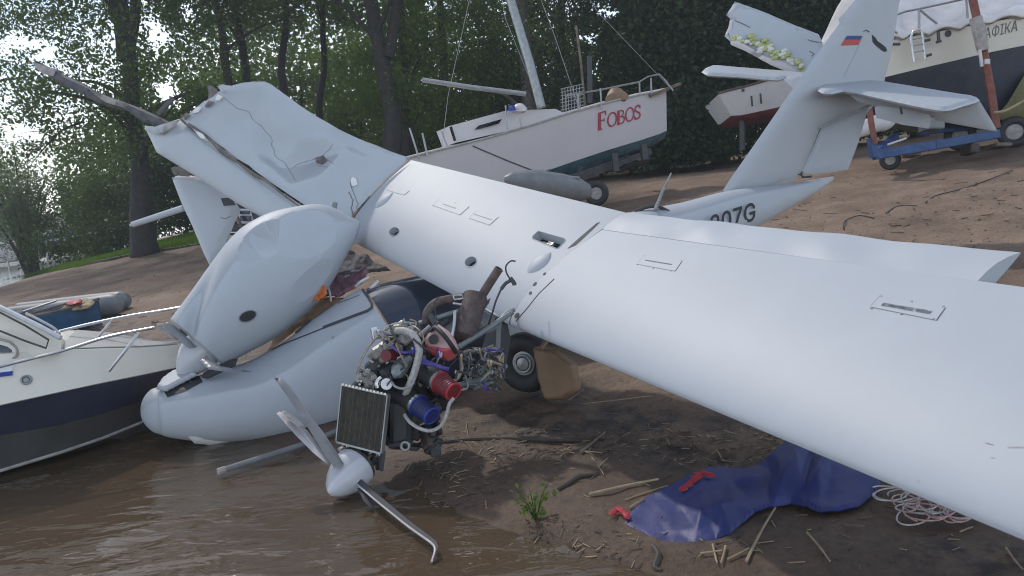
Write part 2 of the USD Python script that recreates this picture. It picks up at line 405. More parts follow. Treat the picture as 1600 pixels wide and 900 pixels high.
# water: a murky sheet at z = 0 with small waves
M['water'] = usdkit.material(stage, '/World/Looks/river_water', {
    'g': ('geometry', {}), 'm': ('mapping', {'rotation': (0, 0, .6), 'scale': (1.0, 2.4, 1)}),
    'n': ('noise_texture', {'scale': 2.2, 'detail': 3, 'roughness': .45, 'distortion': .4}),
    'b': ('bump', {'strength': .5, 'distance': .06}),
    'fr': ('fresnel', {'IOR': 1.33}),
    'gl': ('glossy_bsdf', {'roughness': .03, 'color': (1, 1, 1)}),
    'tr': ('transparent_bsdf', {'color': (.50, .40, .30)}),
    'di': ('diffuse_bsdf', {'color': (.105, .074, .046)}),
    'bo': ('mix_closure', {'fac': .55}), 'mx': ('mix_closure', {})},
    [('g.position', 'm.vector'), ('m.vector', 'n.vector'), ('n.fac', 'b.height'), ('b.normal', 'fr.normal'), ('b.normal', 'gl.normal'),
     ('tr.BSDF', 'bo.closure1'), ('di.BSDF', 'bo.closure2'), ('fr.fac', 'mx.fac'), ('bo.closure', 'mx.closure1'), ('gl.BSDF', 'mx.closure2')], surface='mx.closure')
wx = graded(-5, 1.5, .06, 320, 1.07); wy = graded(1.6, 8, .06, 420, 1.07); wy = wy[wy > -40]
WX, WY = np.meshgrid(wx, wy); pp = np.stack([WX * .8 + WY * .5, WY * 1.7 - WX * .9, 0 * WX], -1).reshape(-1, 3)
WZ = meshkit.fbm(pp * 1.6, 2, 5).reshape(WX.shape) * .022
ny, nx = WX.shape; i = np.arange(ny * nx).reshape(ny, nx)
a, b, c, d = i[:-1, :-1].ravel(), i[:-1, 1:].ravel(), i[1:, 1:].ravel(), i[1:, :-1].ravel()
g = usdkit.mesh(stage, '/World/water', trimesh.Trimesh(np.c_[WX.ravel(), WY.ravel(), WZ.ravel()], np.vstack([np.c_[a, b, c], np.c_[a, c, d]]), process=False), M['water'], True)
tag(g.GetPrim(), 'murky brown river water at the shore', 'water', kind='structure')
# ---------------------------------------------------------------- vegetation
def leafmat(name, lo, mid, hi, tr=.35):
    M[name] = usdkit.material(stage, '/World/Looks/' + name, {
        'g': ('geometry', {}), 'r': ('rgb_ramp', {'ramp': [(0, lo), (.55, mid), (1, hi)]}),
        'd': ('principled_bsdf', {'roughness': .55, 'specular_ior_level': .25}), 't': ('translucent_bsdf', {}), 'm': ('mix_closure', {'fac': tr}),
        'h': ('hsv', {'value': 1.25, 'saturation': 1.05, 'hue': .49, 'fac': 1.0})},
        [('g.random_per_island', 'r.fac'), ('r.color', 'd.base_color'), ('r.color', 'h.color'), ('h.color', 't.color'), ('d.BSDF', 'm.closure1'), ('t.BSDF', 'm.closure2')], surface='m.closure')
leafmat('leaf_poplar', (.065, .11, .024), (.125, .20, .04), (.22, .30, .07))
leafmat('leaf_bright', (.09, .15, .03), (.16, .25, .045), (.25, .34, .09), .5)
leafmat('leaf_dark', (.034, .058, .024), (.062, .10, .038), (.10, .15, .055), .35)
leafmat('leaf_willow', (.14, .19, .10), (.21, .28, .14), (.30, .37, .2), .55)
leafmat('grass', (.09, .17, .02), (.15, .26, .035), (.22, .32, .06), .4)
M['bark'] = mat('tree_bark', (.022, .019, .018), .9, .35, 5, .9, 14, bdist=.03)
M['bark_pale'] = mat('pale_bark', (.12, .10, .09), .9, .35, 5, .9, 14, bdist=.03)
M['wood'] = mat('weathered_wood', (.13, .10, .075), .8, .3, 6, .4, 40)
M['reed'] = mat('dry_reed', (.29, .225, .14), .7, .25, 9)
M['drift'] = mat('wet_driftwood', (.045, .036, .030), .7, .3, 9, .6, 40)
GAPS = [Polygon(p) for p in ([(0, 60), (20, 48), (75, 60), (90, 80), (88, 100), (62, 92), (40, 75), (0, 88)], [(225, 30), (245, 25), (268, 50), (268, 75), (250, 82), (230, 70)],
        [(236, 128), (262, 120), (284, 140), (288, 172), (262, 168), (240, 150)], [(0, 195), (40, 185), (75, 205), (72, 222), (40, 226), (0, 232)], [(0, 0), (30, 0), (22, 16), (0, 14)], [(0, 140), (22, 140), (15, 168), (0, 172)],
        [(905, 55), (930, 45), (945, 60), (925, 75), (908, 72)], [(920, 5), (945, 0), (980, 15), (960, 40), (938, 30)], [(925, 92), (938, 85), (940, 130), (925, 132)], [(275, 10), (300, 0), (312, 30), (290, 40)], [(663, 0), (683, 0), (680, 18), (668, 20)])]
def open_sky(P):
    q = P - EYE; d = q @ FW; jit = np.random.default_rng(len(P)).normal(size=(len(P), 2)) * 7; x = 800 + FPX * (q @ RT) / d; y = 450 - FPX * (q @ UP) / d; bad = np.zeros(len(P), bool)
    x, y = x + jit[:, 0], y + jit[:, 1]
    for g in GAPS: bad |= shapely.contains_xy(g, x, y)
    return ~bad
def leaves(C, size, rng, up=.4, narrow=.6):
    n = len(C); N = rng.normal(size=(n, 3)); N[:, 2] += up; N /= np.linalg.norm(N, axis=1, keepdims=True)
    a = np.cross(N, rng.normal(size=(n, 3))); a /= np.linalg.norm(a, axis=1, keepdims=True); b = np.cross(N, a)
    s = size * rng.uniform(.6, 1.35, (n, 1)); a, b = a * s * .5, b * s * .5 * narrow
    V = np.stack([C + a, C + b - a * .15, C - a, C - b - a * .15], 1).reshape(-1, 3)
    k = np.arange(n)[:, None] * 4
    return trimesh.Trimesh(V, np.vstack([k + [0, 1, 2], k + [0, 2, 3]]), process=False)
def tree(name, label, px, d, top_px, height, r, spread, zlo, ncl, nleaf, leaf='leaf_poplar', size=.17, group=None, seed=0, limbs=7, fork=None, sig=.5, bark='bark', cat='tree', gaps=True):
    """px: pixel column where the trunk stands; top_px: pixel column it has reached at the top of the picture"""
    rng = np.random.default_rng(seed)
    b = U(px, 330, d); b = on_ground(b[0], b[1], -.15)
    y_top = 0; t = U(top_px, y_top, d); tdir = (t - b) / max(t[2] - b[2], .5)
    P = np.array([b + tdir * h + np.array([rng.normal() * .10, rng.normal() * .10, 0]) * (h > .3) for h in np.linspace(0, height * .92, 9)])
    T = Thing(name, label, cat, b, group or {'tree': 'trees with tall trunks behind the beach', 'dense_tree': 'dense dark trees behind the boats', 'shrub': 'shrubs between the trees'}[name])
    tp = T.part('trunk', rough(tube(P, np.linspace(1, .25, 9) * r * np.r_[1.35, 1.05, np.ones(7)], 12, 5), r * .2, 3, seed), bark, smooth=True)
    if fork:
        for (fx, fy0, tx) in fork:
            f0 = U(fx, fy0, d); f1 = U(tx, -60, d); T.part('limb', tube([f0, mixq(f0, f1, .4) + [.1, 0, 0], f1, f1 + (f1 - f0) * .6], [r * .62, r * .55, r * .4, r * .2], 9, 5), bark, tp)
    cen = []
    for i in range(ncl):
        h = zlo + (height - zlo) * rng.beta(1.3, 1.4); w = spread * (1 - .55 * ((h - zlo) / (height - zlo)) ** 2)
        ang, q = rng.uniform(0, 2 * np.pi), rng.uniform(.1, 1) ** .6
        cen.append(b + tdir * h + np.array([math.cos(ang), math.sin(ang), 0]) * w * q)
    cen = np.array(cen); lm = []
    for c in cen[rng.permutation(ncl)[:limbs]]:
        h = max(c[2] - b[2] - rng.uniform(.6, 2.0), zlo * .5); s = b + tdir * h; m = (s + c) / 2 + [0, 0, .25]
        T.part('limb', tube([s, m, c, c + (c - m) * .5], [r * .3, r * .2, r * .1, r * .04], 6, 3), bark, tp)
    nleaf = int(nleaf * 1.5); size = size * .82
    L = np.vstack([c + rng.normal(size=(nleaf, 3)) * [sig * 1.15, sig * 1.15, sig * .72] * rng.uniform(.6, 1.35) for c in cen])
    L = L[L[:, 2] > terrain(L[:, 0], L[:, 1], False) + .25]
    if gaps: L = L[open_sky(L)]
    T.part('crown', leaves(L, size, rng), leaf, smooth=False)
    return T
def mixq(a, b, t): return a + (b - a) * t
GT = 'tall dark trunks along the beach'
tree('tree', 'big forked tree with a thick dark trunk at the left', 215, 27.5, 192, 14, .36, 4.8, 3.4, 135, 150, seed=1, fork=[(193, 95, 165), (198, 95, 216)], limbs=12)
tree('tree', 'leafy tree whose branches reach in from the left edge', -70, 30, -80, 14, .3, 5.2, 4.6, 95, 130, seed=21, limbs=10)
tree('tree', 'slender tree leaning left, left one of the close pair', 392, 29, 335, 14, .22, 3.0, 8.0, 45, 150, seed=2)
tree('tree', 'slender tree leaning left, right one of the close pair', 425, 30, 364, 14, .24, 3.0, 8.0, 45, 150, seed=3)
tree('tree', 'straight thin tree above the torn wing skin', 449, 31, 443, 14, .21, 3.2, 8.0, 45, 150, seed=4, size=.19)
tree('tree', 'thin tree between the straight thin tree and the thick leaning tree', 494, 34, 506, 14, .2, 3.4, 7.5, 50, 150, seed=5, size=.19)
tree('tree', 'thick leaning tree directly left of the sailboat', 632, 27, 578, 14, .34, 3.4, 7.5, 50, 150, seed=6, fork=[(606, 90, 622)], limbs=8)
tree('tree', 'short dark trunk touching the thick leaning tree', 641, 29, 628, 9, .2, 2.2, 3.0, 40, 150, 'leaf_bright', seed=7)
tree('tree', 'sunlit bright green tree behind the sailboat boom', 706, 34, 684, 13, .27, 3.4, .9, 110, 150, 'leaf_bright', .19, seed=8)
tree('tree', 'tree with a broad greyish trunk behind the mast', 826, 30, 820, 14, .33, 3.6, 3.2, 80, 150, seed=9, bark='bark_pale')
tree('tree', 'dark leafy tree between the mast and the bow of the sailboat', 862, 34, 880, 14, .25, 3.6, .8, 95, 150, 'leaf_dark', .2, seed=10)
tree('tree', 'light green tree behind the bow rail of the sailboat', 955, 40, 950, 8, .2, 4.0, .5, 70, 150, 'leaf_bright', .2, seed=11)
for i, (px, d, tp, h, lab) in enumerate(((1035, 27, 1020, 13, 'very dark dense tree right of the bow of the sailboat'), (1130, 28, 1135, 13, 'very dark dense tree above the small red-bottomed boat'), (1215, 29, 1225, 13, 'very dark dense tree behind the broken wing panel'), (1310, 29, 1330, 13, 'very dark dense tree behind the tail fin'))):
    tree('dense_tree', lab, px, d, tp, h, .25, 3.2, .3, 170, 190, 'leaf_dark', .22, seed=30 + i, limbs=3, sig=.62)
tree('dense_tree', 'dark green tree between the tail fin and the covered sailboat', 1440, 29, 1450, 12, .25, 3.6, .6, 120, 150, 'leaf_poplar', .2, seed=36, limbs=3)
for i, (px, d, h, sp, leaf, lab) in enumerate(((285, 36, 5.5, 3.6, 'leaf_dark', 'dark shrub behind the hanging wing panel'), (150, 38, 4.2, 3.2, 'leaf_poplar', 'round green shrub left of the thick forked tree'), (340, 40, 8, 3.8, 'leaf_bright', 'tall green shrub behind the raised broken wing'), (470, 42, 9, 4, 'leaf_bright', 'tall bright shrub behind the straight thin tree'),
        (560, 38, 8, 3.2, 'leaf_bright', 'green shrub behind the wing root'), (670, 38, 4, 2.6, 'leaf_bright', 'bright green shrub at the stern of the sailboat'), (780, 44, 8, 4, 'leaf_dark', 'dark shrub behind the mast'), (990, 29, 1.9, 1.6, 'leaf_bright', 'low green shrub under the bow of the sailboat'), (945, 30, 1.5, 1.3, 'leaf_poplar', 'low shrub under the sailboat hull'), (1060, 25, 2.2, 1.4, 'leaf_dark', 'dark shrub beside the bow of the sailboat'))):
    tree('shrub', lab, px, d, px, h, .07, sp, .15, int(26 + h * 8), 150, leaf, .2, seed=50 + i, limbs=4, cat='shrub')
# willow with many stems at the far left
wb = on_ground(*U(45, 400, 38)[:2], -.1); rng = np.random.default_rng(90)
W = Thing('willow', 'pale feathery willow with many bare stems at the far left', 'willow', wb); LC = []
for k in range(16):
    a = rng.uniform(0, 6.28); sp = rng.uniform(.3, 2.8); hh = rng.uniform(3.6, 6.6)
    P = np.array([wb + [.25 * math.cos(a), .25 * math.sin(a), 0], wb + [sp * .35 * math.cos(a), sp * .35 * math.sin(a), hh * .4], wb + [sp * .8 * math.cos(a), sp * .8 * math.sin(a), hh * .8], wb + [sp * 1.2 * math.cos(a), sp * 1.2 * math.sin(a), hh]])
    W.part('stem', tube(P, [.09, .06, .035, .01], 6, 4), 'bark')
    S = spline(P, 8)[9:]; LC += [s + rng.normal(size=(60, 3)) * [.6, .6, .5] for s in S]
LC = np.vstack(LC); LC = LC[rng.random(len(LC)) < .7]; W.part('crown', leaves(LC, .2, rng, .1, .34), 'leaf_willow', smooth=False)
# wood that closes the view behind the first trees
rng = np.random.default_rng(91); n = 110000
px = rng.uniform(120, 1750, n); dd = rng.uniform(44, 60, n); hz = 289 - .105 * (px - 800)
hh = (rng.beta(1.0, 1.15, n) * 15 + .3) * np.interp(px, [120, 250, 330, 760, 840, 960, 1000, 1750], [.35, .55, .8, .95, .8, .55, 1, 1])
P0 = np.array([EYE + q * (FW + (a - 800) / FPX * RT) for a, q in zip(px, dd)]); P0[:, 2] = 2.0 + hh
lump = meshkit.fbm(P0 * [.35, .35, .5], 3, 61); P0 = P0[(lump > -.14) & (px > 150 + 130 * rng.normal(size=n) * .5)]; P0 = P0[open_sky(P0)]
solo('background_wood', 'mass of green woodland behind the trunks', 'wood', leaves(P0, .34, rng), 'leaf_poplar', kind='stuff', smooth=False)
rng = np.random.default_rng(92); n = 16000
px = rng.uniform(-350, 260, n); dd = rng.uniform(130, 170, n); P0 = np.array([EYE + q * (FW + (a - 800) / FPX * RT) for a, q in zip(px, dd)]); P0[:, 2] = rng.beta(1, 2, n) * 9 * (1 + .35 * np.sin(px * .05))
solo('far_bank_wood', 'low green wood on the far bank of the river', 'wood', leaves(P0, 1.3, rng), 'leaf_willow', kind='stuff', smooth=False)
# grass bank with a low edging board
edge_px = [(-260, 486), (-120, 462), (0, 439), (60, 428), (140, 414), (200, 402), (255, 393), (312, 383), (360, 373)]
EG = np.array([G(*p) for p in edge_px]); away = unit(np.array([-.05, 1, 0]))
gp = np.vstack([EG[:, :2], (EG + away * np.linspace(5, 10, len(EG))[:, None])[::-1, :2]])
P, T, nb, pg = fill(gp, .5); Z = terrain(P[:, 0], P[:, 1]) + .03
M['turf'] = mat('turf', (.08, .14, .02), .9, .3, 3, .5, 20, col2=(.13, .19, .04))
g = usdkit.mesh(stage, '/World/grass_bank', trimesh.Trimesh(np.c_[P, Z], T, process=False), M['turf'], True); tag(g.GetPrim(), 'green grass bank behind the beach at the left', 'grass bank', kind='structure')
rng = np.random.default_rng(93); Q = np.c_[rng.uniform(gp[:, 0].min(), gp[:, 0].max(), 90000), rng.uniform(gp[:, 1].min(), gp[:, 1].max(), 90000)]
Q = Q[shapely.contains_xy(Polygon(gp).buffer(.15), Q[:, 0], Q[:, 1])][:26000]; z = terrain(Q[:, 0], Q[:, 1]); n = len(Q); an = rng.uniform(0, 6.28, n); w = .02; hgt = rng.uniform(.08, .26, n)
base = np.c_[Q, z]; dx = np.c_[np.cos(an), np.sin(an), 0 * an] * w; tip = base + np.c_[rng.normal(size=n) * .06, rng.normal(size=n) * .06, hgt]
V = np.stack([base - dx, base + dx, tip], 1).reshape(-1, 3)
solo('grass', 'short green grass on the bank', 'grass', trimesh.Trimesh(V, np.arange(3 * n).reshape(-1, 3), process=False), 'grass', kind='stuff', smooth=False)
solo('edging_board', 'low dark edging along the foot of the grass bank', 'edging', tube([on_ground(p[0], p[1], .03) for p in spline(EG, 6)], .06, 6), 'drift')
# ---------------------------------------------------------------- things far off at the left
FN = Thing('railing', 'white railing along the water behind the willow', 'railing', U(60, 396, 48))
pts = [U(x, y, 48) for x, y in ((-40, 418), (30, 407), (90, 398), (150, 388))]
for k in range(3): FN.part('rail', tube([p + np.array([0, 0, .25 + .35 * k]) for p in pts], .05, 6), 'hull_white')
for t in np.linspace(0, 1, 13):
    q = t * 3; i_ = min(int(q), 2); p = mixq(pts[i_], pts[i_ + 1], q - i_); FN.part('post', bar(p + [0, 0, -.4], p + [0, 0, 1.05], .09, .09), 'hull_white')
def far_boat(label, px, py, d, L, hh, hullm, cabm, ang=0.2):
    o = U(px, py, d); t = Thing('moored_boat', label, 'boat', o); a = np.array([math.cos(ang), math.sin(ang), 0]); b = np.array([-a[1], a[0], 0])
    st = [(-.5, .8, .9), (-.2, 1, .9), (.2, .9, 1.0), (.42, .45, 1.15), (.5, .05, 1.25)]
    t.part('hull', loft([np.array([o + a * L * x + b * L * .17 * w * s + [0, 0, hh * z * k] for s, k in ((-1, 1), (-.8, 0), (0, -.15), (.8, 0), (1, 1))]) for x, w, z in st]), hullm)
    t.part('cabin', box(o + a * (-.05 * L) + [0, 0, hh * 1.35], a * L * .2, b * L * .11, np.array([0, 0, hh * .5]), .08), cabm)
    t.part('window', box(o + a * (-.05 * L) + [0, 0, hh * 1.5], a * L * .17, b * L * .113, np.array([0, 0, hh * .17]), .02), 'glass_dark')
M['blue_hull'] = mat('blue_hull', (.03, .07, .16), .4, .1, 4)
far_boat('blue-hulled moored boat seen through the willow stems', 82, 388, 56, 5.0, 1.0, 'blue_hull', 'hull_white')
far_boat('white moored boat at the left edge of the picture', 8, 408, 52, 4.5, .7, 'hull_white', 'hull_white', .1)
far_boat('cream moored boat beyond the railing', 120, 382, 62, 4.0, .8, 'cream', 'brown_ply', .3)
# cream cabin cruiser seen under the broken wing
cb = U(385, 375, 21); CB = Thing('cabin_cruiser', 'cream cabin cruiser glimpsed between the broken wing and the nacelle', 'boat', cb)
def cbx(n, a0, b0, a1, b1, dp, m, parent=None, bev=.03):
    p, q = U(a0, b0, dp), U(a1, b1, dp); c = (p + q) / 2; w = abs((q - p) @ RT) / 2; h = abs((q - p) @ UP) / 2
    return CB.part(n, box(c + FW * .6, RT * w, UP * h, FW * .6, bev), m, parent)
hu = cbx('hull', 354, 390, 425, 362, 21, 'cream'); cbx('rub_rail', 354, 367, 426, 364, 20.95, 'drift', hu, .01); cbx('coaming', 358, 361, 420, 351, 21.1, 'drift', hu)
cbn = cbx('cabin', 370, 350, 398, 326, 21.2, 'hull_white'); cbx('window', 374, 345, 392, 337, 21.15, 'glass_dark', cbn, .01); cbx('window', 374, 334, 390, 329, 21.15, 'glass_dark', cbn, .01)
CB.part('canopy', pillow(Plane(U(392, 332, 20.9), U(425, 350, 20.9), U(410, 372, 20.9)), [(392, 330), (402, 336), (428, 356), (420, 372), (395, 372), (398, 350)], .2, .1, .1), 'glass_dark')
CB.part('canopy_post', tube([U(366, 328, 20.9), U(376, 352, 20.8), U(382, 372, 20.8)], .05, 6), 'rust')
CB.part('keel_frame', tube([U(354, 366, 20.8), U(350, 380, 20.8), U(360, 392, 20.8)], .08, 6), 'green_tube')
# dead branch in the sky
solo('bare_branch', 'thin bare branches against the sky above the willow', 'branch', [tube([U(130, 190, 27), U(95, 205, 27), U(62, 240, 27), U(45, 262, 27)], [.05, .035, .02, .008], 5, 3), tube([U(85, 214, 27), U(55, 205, 27), U(20, 212, 27)], [.02, .014, .006], 5, 3), tube([U(78, 222, 27), U(58, 226, 27), U(40, 240, 27)], [.018, .012, .006], 5, 3)], 'bark')

# pale air between the camera and the trees
M['haze'] = usdkit.material(stage, '/World/Looks/haze', {'v': ('principled_volume', {'color': (.88, .94, 1.0), 'density': .0010, 'anisotropy': .25})}, [], volume='v.volume')
g = usdkit.mesh(stage, '/World/haze', box((0, 195, 10.5), (400, 0, 0), (0, 320, 0), (0, 0, 13.5)), M['haze']); tag(g.GetPrim(), 'thin pale haze over the beach', 'haze', kind='stuff')
# ================================================================ the aeroplane
PL = Thing('airplane', 'crashed white twin-engine light airplane lying nose-down at the water edge', 'airplane', (-1.0, 6.5, 0.1))
def naca(f1=1.0, n=22, th=.145, camber=.025):
    """loop of (chord fraction, height) from the upper rear edge round the nose to the lower rear edge"""
    x = (1 - np.cos(np.linspace(0, np.pi / 2, n))) * f1
    yt = 5 * th * (.2969 * np.sqrt(x) - .126 * x - .3516 * x ** 2 + .2843 * x ** 3 - .1015 * x ** 4)
    yc = camber * (1 - ((x - .4) / np.where(x < .4, .4, .6)) ** 2)
    return np.vstack([np.c_[x[::-1], (yc + yt)[::-1]], np.c_[x[1:], (yc - yt)[1:]]])
def wing(secs, f1=1.0, n=22, f0=0.0, th=.115, sub=6, warp=None):
    """secs: (leading edge, trailing edge) pairs along the span"""
    L = np.array([s[0] for s in secs], float); T = np.array([s[1] for s in secs], float)
    if sub > 1:
        k = np.linspace(0, len(secs) - 1, (len(secs) - 1) * sub + 1); j = np.arange(len(secs))
        L, T = (np.stack([np.interp(k, j, A[:, q]) for q in range(3)], 1) for A in (L, T))
    prof = naca(f1, n, th); rings = []
    for i in range(len(L)):
        span = L[min(i + 1, len(L) - 1)] - L[max(i - 1, 0)]; c = T[i] - L[i]; nn = unit(np.cross(span, c))
        if nn[2] < 0: nn = -nn
        R = L[i] + prof[:, :1] * c + prof[:, 1:] * np.linalg.norm(c) * nn
        if warp: R = R + warp(i / (len(L) - 1), prof)[:, None] * nn
        rings.append(R)
    return loft(rings)
A_LE, A_TE = U(541, 372, 8.0), U(642, 250, 8.35)
B_LE, B_TE = U(797, 508, 5.78), U(980, 333, 6.05)
C_LE, C_TE = U(1262, 702, 3.06), U(1595, 397, 3.33)
def mixp(a, b, t): return a + (b - a) * t
e1 = unit(B_LE - A_LE); e2 = unit(C_LE - B_LE)
cw = wing([(A_LE + e1 * .012, A_TE + e1 * .012), (B_LE - e1 * .012, B_TE - e1 * .012)], sub=8)
# openings in the top of the centre section
cs = solid(cw); holes = []
def opening(mesh_for_cast, pix, depth):
    top, bot = [], []
    for x, y in pix:
        p, n = castn(mesh_for_cast, x, y); top.append((p, n))
    n = unit(np.mean([t[1] for t in top], 0)); P = np.array([t[0] for t in top])
    cut = loft([P + n * .05, P - n * depth])
    k = P.mean(0); lin = loft([k + (P - k) * 1.002 - n * .004, k + (P - k) * 1.002 - n * (depth - .002)], cap=False)
    floor = trimesh.Trimesh(np.vstack([k - n * (depth - .003), P - n * (depth - .003)]), [(0, i + 1, (i + 1) % len(P) + 1) for i in range(len(P))], process=False)
    return cut, join([lin, floor]), (k, n, P)
def ell(cx, cy, a, b, rot, n=20):
    t = np.arange(n) * 2 * np.pi / n; c, s = math.cos(rot), math.sin(rot)
    return np.c_[cx + a * np.cos(t) * c - b * np.sin(t) * s, cy + a * np.cos(t) * s + b * np.sin(t) * c]
rect = np.array(Polygon([(829, 372), (841, 361), (886, 374), (871, 389)]).buffer(-3).buffer(3).exterior.coords)[:-1]
openings = []
for pix, dp in ((ell(616, 362, 8.5, 6.5, -.5), .07), (ell(735.5, 409, 10, 7.5, -.5), .07), (rect, .09)):
    cut, lin, info = opening(cw, pix, dp); cs = cs - solid(cut); openings.append((lin, info))
wc = PL.part('center_wing', cs, 'white', smooth=40)
for lin, (k, n, P) in openings:
    PL.part('wing_opening', lin, 'dark', wc, smooth=False)
    PL.part('opening_rim', tube(np.vstack([P, P[:2]]) + n * .001, .004, 6), 'white', wc)
k, n, P = openings[2][1]
PL.part('cable_bracket', [tube([P[3] - n * .06, k - n * .04, P[10 % len(P)] - n * .05], .008, 6), box(k - n * .05, unit(P[0] - k) * .03, np.cross(n, unit(P[0] - k)) * .015, n * .01)], 'alu', wc)
# left outer wing: main box to the hinge line, flap behind it
LEo = [B_LE + e2 * .012, C_LE, C_LE + (C_LE - B_LE) * .45]; TEo = [B_TE + e2 * .012, C_TE, C_TE + (C_TE - B_TE) * .45]
hinge = .80
def dent(t, prof):
    x = prof[:, 0]; return np.where(prof[:, 1] > 0, .006 * np.sin(t * 9 + x * 4) * x * (1 - x), 0)
lw = wing(list(zip(LEo, TEo)), f1=hinge, sub=10, n=26, warp=dent)
wl = PL.part('left_wing', lw, 'white', smooth=40)
# flap: a slightly raised and buckled rear strip, from the joint to the cut
nrm = unit(np.cross(C_LE - B_LE, C_TE - C_LE)); nrm = nrm if nrm[2] > 0 else -nrm
rings = []
for t in np.linspace(0.0, 1.0, 30):
    L = mixp(LEo[0], LEo[1], t); T = mixp(TEo[0], TEo[1], t); c = T - L; cl = np.linalg.norm(c)
    buck = .010 * math.sin(t * 21) + .008 * math.sin(t * 37 + 1)
    f = np.array([hinge + .0006, hinge + .05, hinge + .10, hinge + .15, 1.0]); hu = np.array([.0385, .0345, .028, .0185, .0035]); hu = hu + buck * np.array([.0, .7, 1, .7, .35])
    hl = np.array([-.025, -.022, -.016, -.010, -.001]) + buck * .3
    pf = np.vstack([np.c_[f[::-1], hu[::-1]], np.c_[f, hl]])
    rings.append(L + pf[:, :1] * c + pf[:, 1:] * cl * nrm)
flap_m = loft(rings)
PL.part('flap', flap_m, 'white', wl, smooth=50)
joint = lambda s: loft([s + 0 * s, s])
# dark joints between the wing sections: sealing strips sunk in the gap
def gap_rib(L, T, e, scale=.985):
    prof = naca(1.0, 22, .115); c = T - L; nn = unit(np.cross(e, c)); nn = nn if nn[2] > 0 else -nn
    m = L + c * .45; ring = L + prof[:, :1] * c + prof[:, 1:] * np.linalg.norm(c) * nn; ring = m + (ring - m) * scale
    return loft([ring - e * .02, ring + e * .02])
PL.part('wing_joint', gap_rib(A_LE, A_TE, e1), 'seam', wc)
PL.part('wing_joint', gap_rib(B_LE, B_TE, e1), 'seam', wc)
PL.part('torn_gap', [decal(cw, [(886, 389), (905, 372), (932, 349), (938, 347), (925, 360), (900, 383)], .002, 5)], 'seam', wc, smooth=False)
for pts, w, m in (([(1540, 692), (1552, 695)], 1.2, 'scuff'), ([(1575, 699), (1599, 699)], 1.0, 'scuff'), ([(1548, 715), (1554, 715)], 1.0, 'wire_grey'), ([(1434, 751), (1436, 752)], 1.6, 'wire_grey')):
    PL.part('scuff_mark', decal(lw, ribbon(pts, w), .0025, 4), m, wl, smooth=False)
for pts in ([(806, 502), (822, 484), (842, 459), (866, 436)],): PL.part('chipped_edge', line_on(lw, pts, .004, .001, 5), 'seam', wl)
for (x, y, a, b) in ((836, 444, 4, 2), (851, 428, 3, 1.5), (829, 458, 3, 2), (808, 493, 5, 3)): PL.part('chipped_edge', decal(join([lw, cw]), ell(x, y, a, b, -.8, 10), .003, 3), 'seam', wl, smooth=False)
# ---- access panels with their screws and placards
def panel(surface, parent, corners, text=None, screws=(), name='access_panel'):
    c = np.array(corners, float); k = c.mean(0)
    p = PL.part(name, decal(surface, c, .003, 6), 'white', parent)
    PL.part('panel_outline', line_on(surface, np.vstack([c[:2]]), .0011, .003), 'wire_grey', p)
    PL.part('panel_outline', line_on(surface, np.vstack([c[2:4]]), .0011, .003), 'wire_grey', p)
    for s in screws:
        q, n = castn(surface, *s); PL.part('screw', cyl(q + n * .001, q + n * .005, .006, .004, 8), 'alu', p)
    return p
def lettering(surface, text, o, xdir, h, lift, m, parent, name, bold=False, flip=False, px=True):
    """text laid on a surface: o is the pixel of its start, xdir the pixel its baseline runs towards"""
    t = meshkit.text_mesh(text, 1.0, .02, bold); v, f, _ = tri(t)
    v0 = v.copy(); w = v0[:, 0].max() - v0[:, 0].min()
    a = castn(surface, *o); b = castn(surface, *xdir)
    ex = b[0] - a[0]; n = unit(a[1] + b[1]); L = np.linalg.norm(ex); ex = ex / L; ey = unit(np.cross(n, ex))
    P = a[0] + ((v0[:, :1] - v0[:, 0].min()) / w * L) * ex + v0[:, 1:2] * h * ey + (lift + v0[:, 2:3] * .05) * n
    return PL.part(name, trimesh.Trimesh(P, f, process=False), m, parent, smooth=False) if parent else trimesh.Trimesh(P, f, process=False)
p1 = panel(lw, wl, [(1360, 480), (1377, 461), (1477, 481), (1463, 501)], screws=[(1362, 482), (1378, 464), (1425, 472), (1474, 480), (1459, 499), (1409, 491)])
lettering(lw, 'УРОВЕНЬ ТОПЛИВА И МАСЛА', (1458, 487.5), (1381, 474.5), .022, .005, 'letter', p1, 'placard_text')
p2 = panel(lw, wl, [(995, 413), (1008, 398), (1066, 408), (1055, 424)], screws=[(996, 413), (1010, 399), (1021, 419), (1048, 423), (1064, 408)])
PL.part('placard_text', decal(lw, ribbon([(1008, 407), (1050, 414)], 1.3), .005, 3), 'letter', p2)
p3 = panel(cw, wc, [(676, 321), (688, 310), (733, 323), (719, 336)], screws=[(677, 321), (697, 328), (718, 335), (731, 323), (711, 316)])
PL.part('placard_text', decal(cw, ribbon([(692, 319), (713, 326)], 1.2), .005, 3), 'letter', p3)
p4 = panel(cw, wc, [(733, 341), (745, 329), (779, 339), (765, 352)], screws=[(734, 340), (747, 330), (763, 334), (778, 340), (764, 351), (748, 346)])
PL.part('placard_text', decal(cw, ribbon([(741, 335), (769, 344)], 1.2), .005, 3), 'letter', p4)
p5 = panel(cw, wc, [(604, 297), (613, 290), (640, 298), (632, 305)], screws=[(606, 297), (622, 302)])
for (x, y) in ((842, 411), (600, 312)):
    q, n = castn(cw, x, y); ch = unit(B_TE - B_LE)
    PL.part('fairing_blister', rough(loft([q - n * .004 + ch * s * .13 + r * (np.cos(np.linspace(0, 2 * np.pi, 16, False))[:, None] * np.cross(n, ch) * .075 + np.sin(np.linspace(0, 2 * np.pi, 16, False))[:, None] * n * .028) for s, r in zip(np.linspace(-1, 1, 9), [.02, .5, .8, .95, 1, .95, .8, .5, .02])]), .001, 9), 'white', wc, smooth=60)
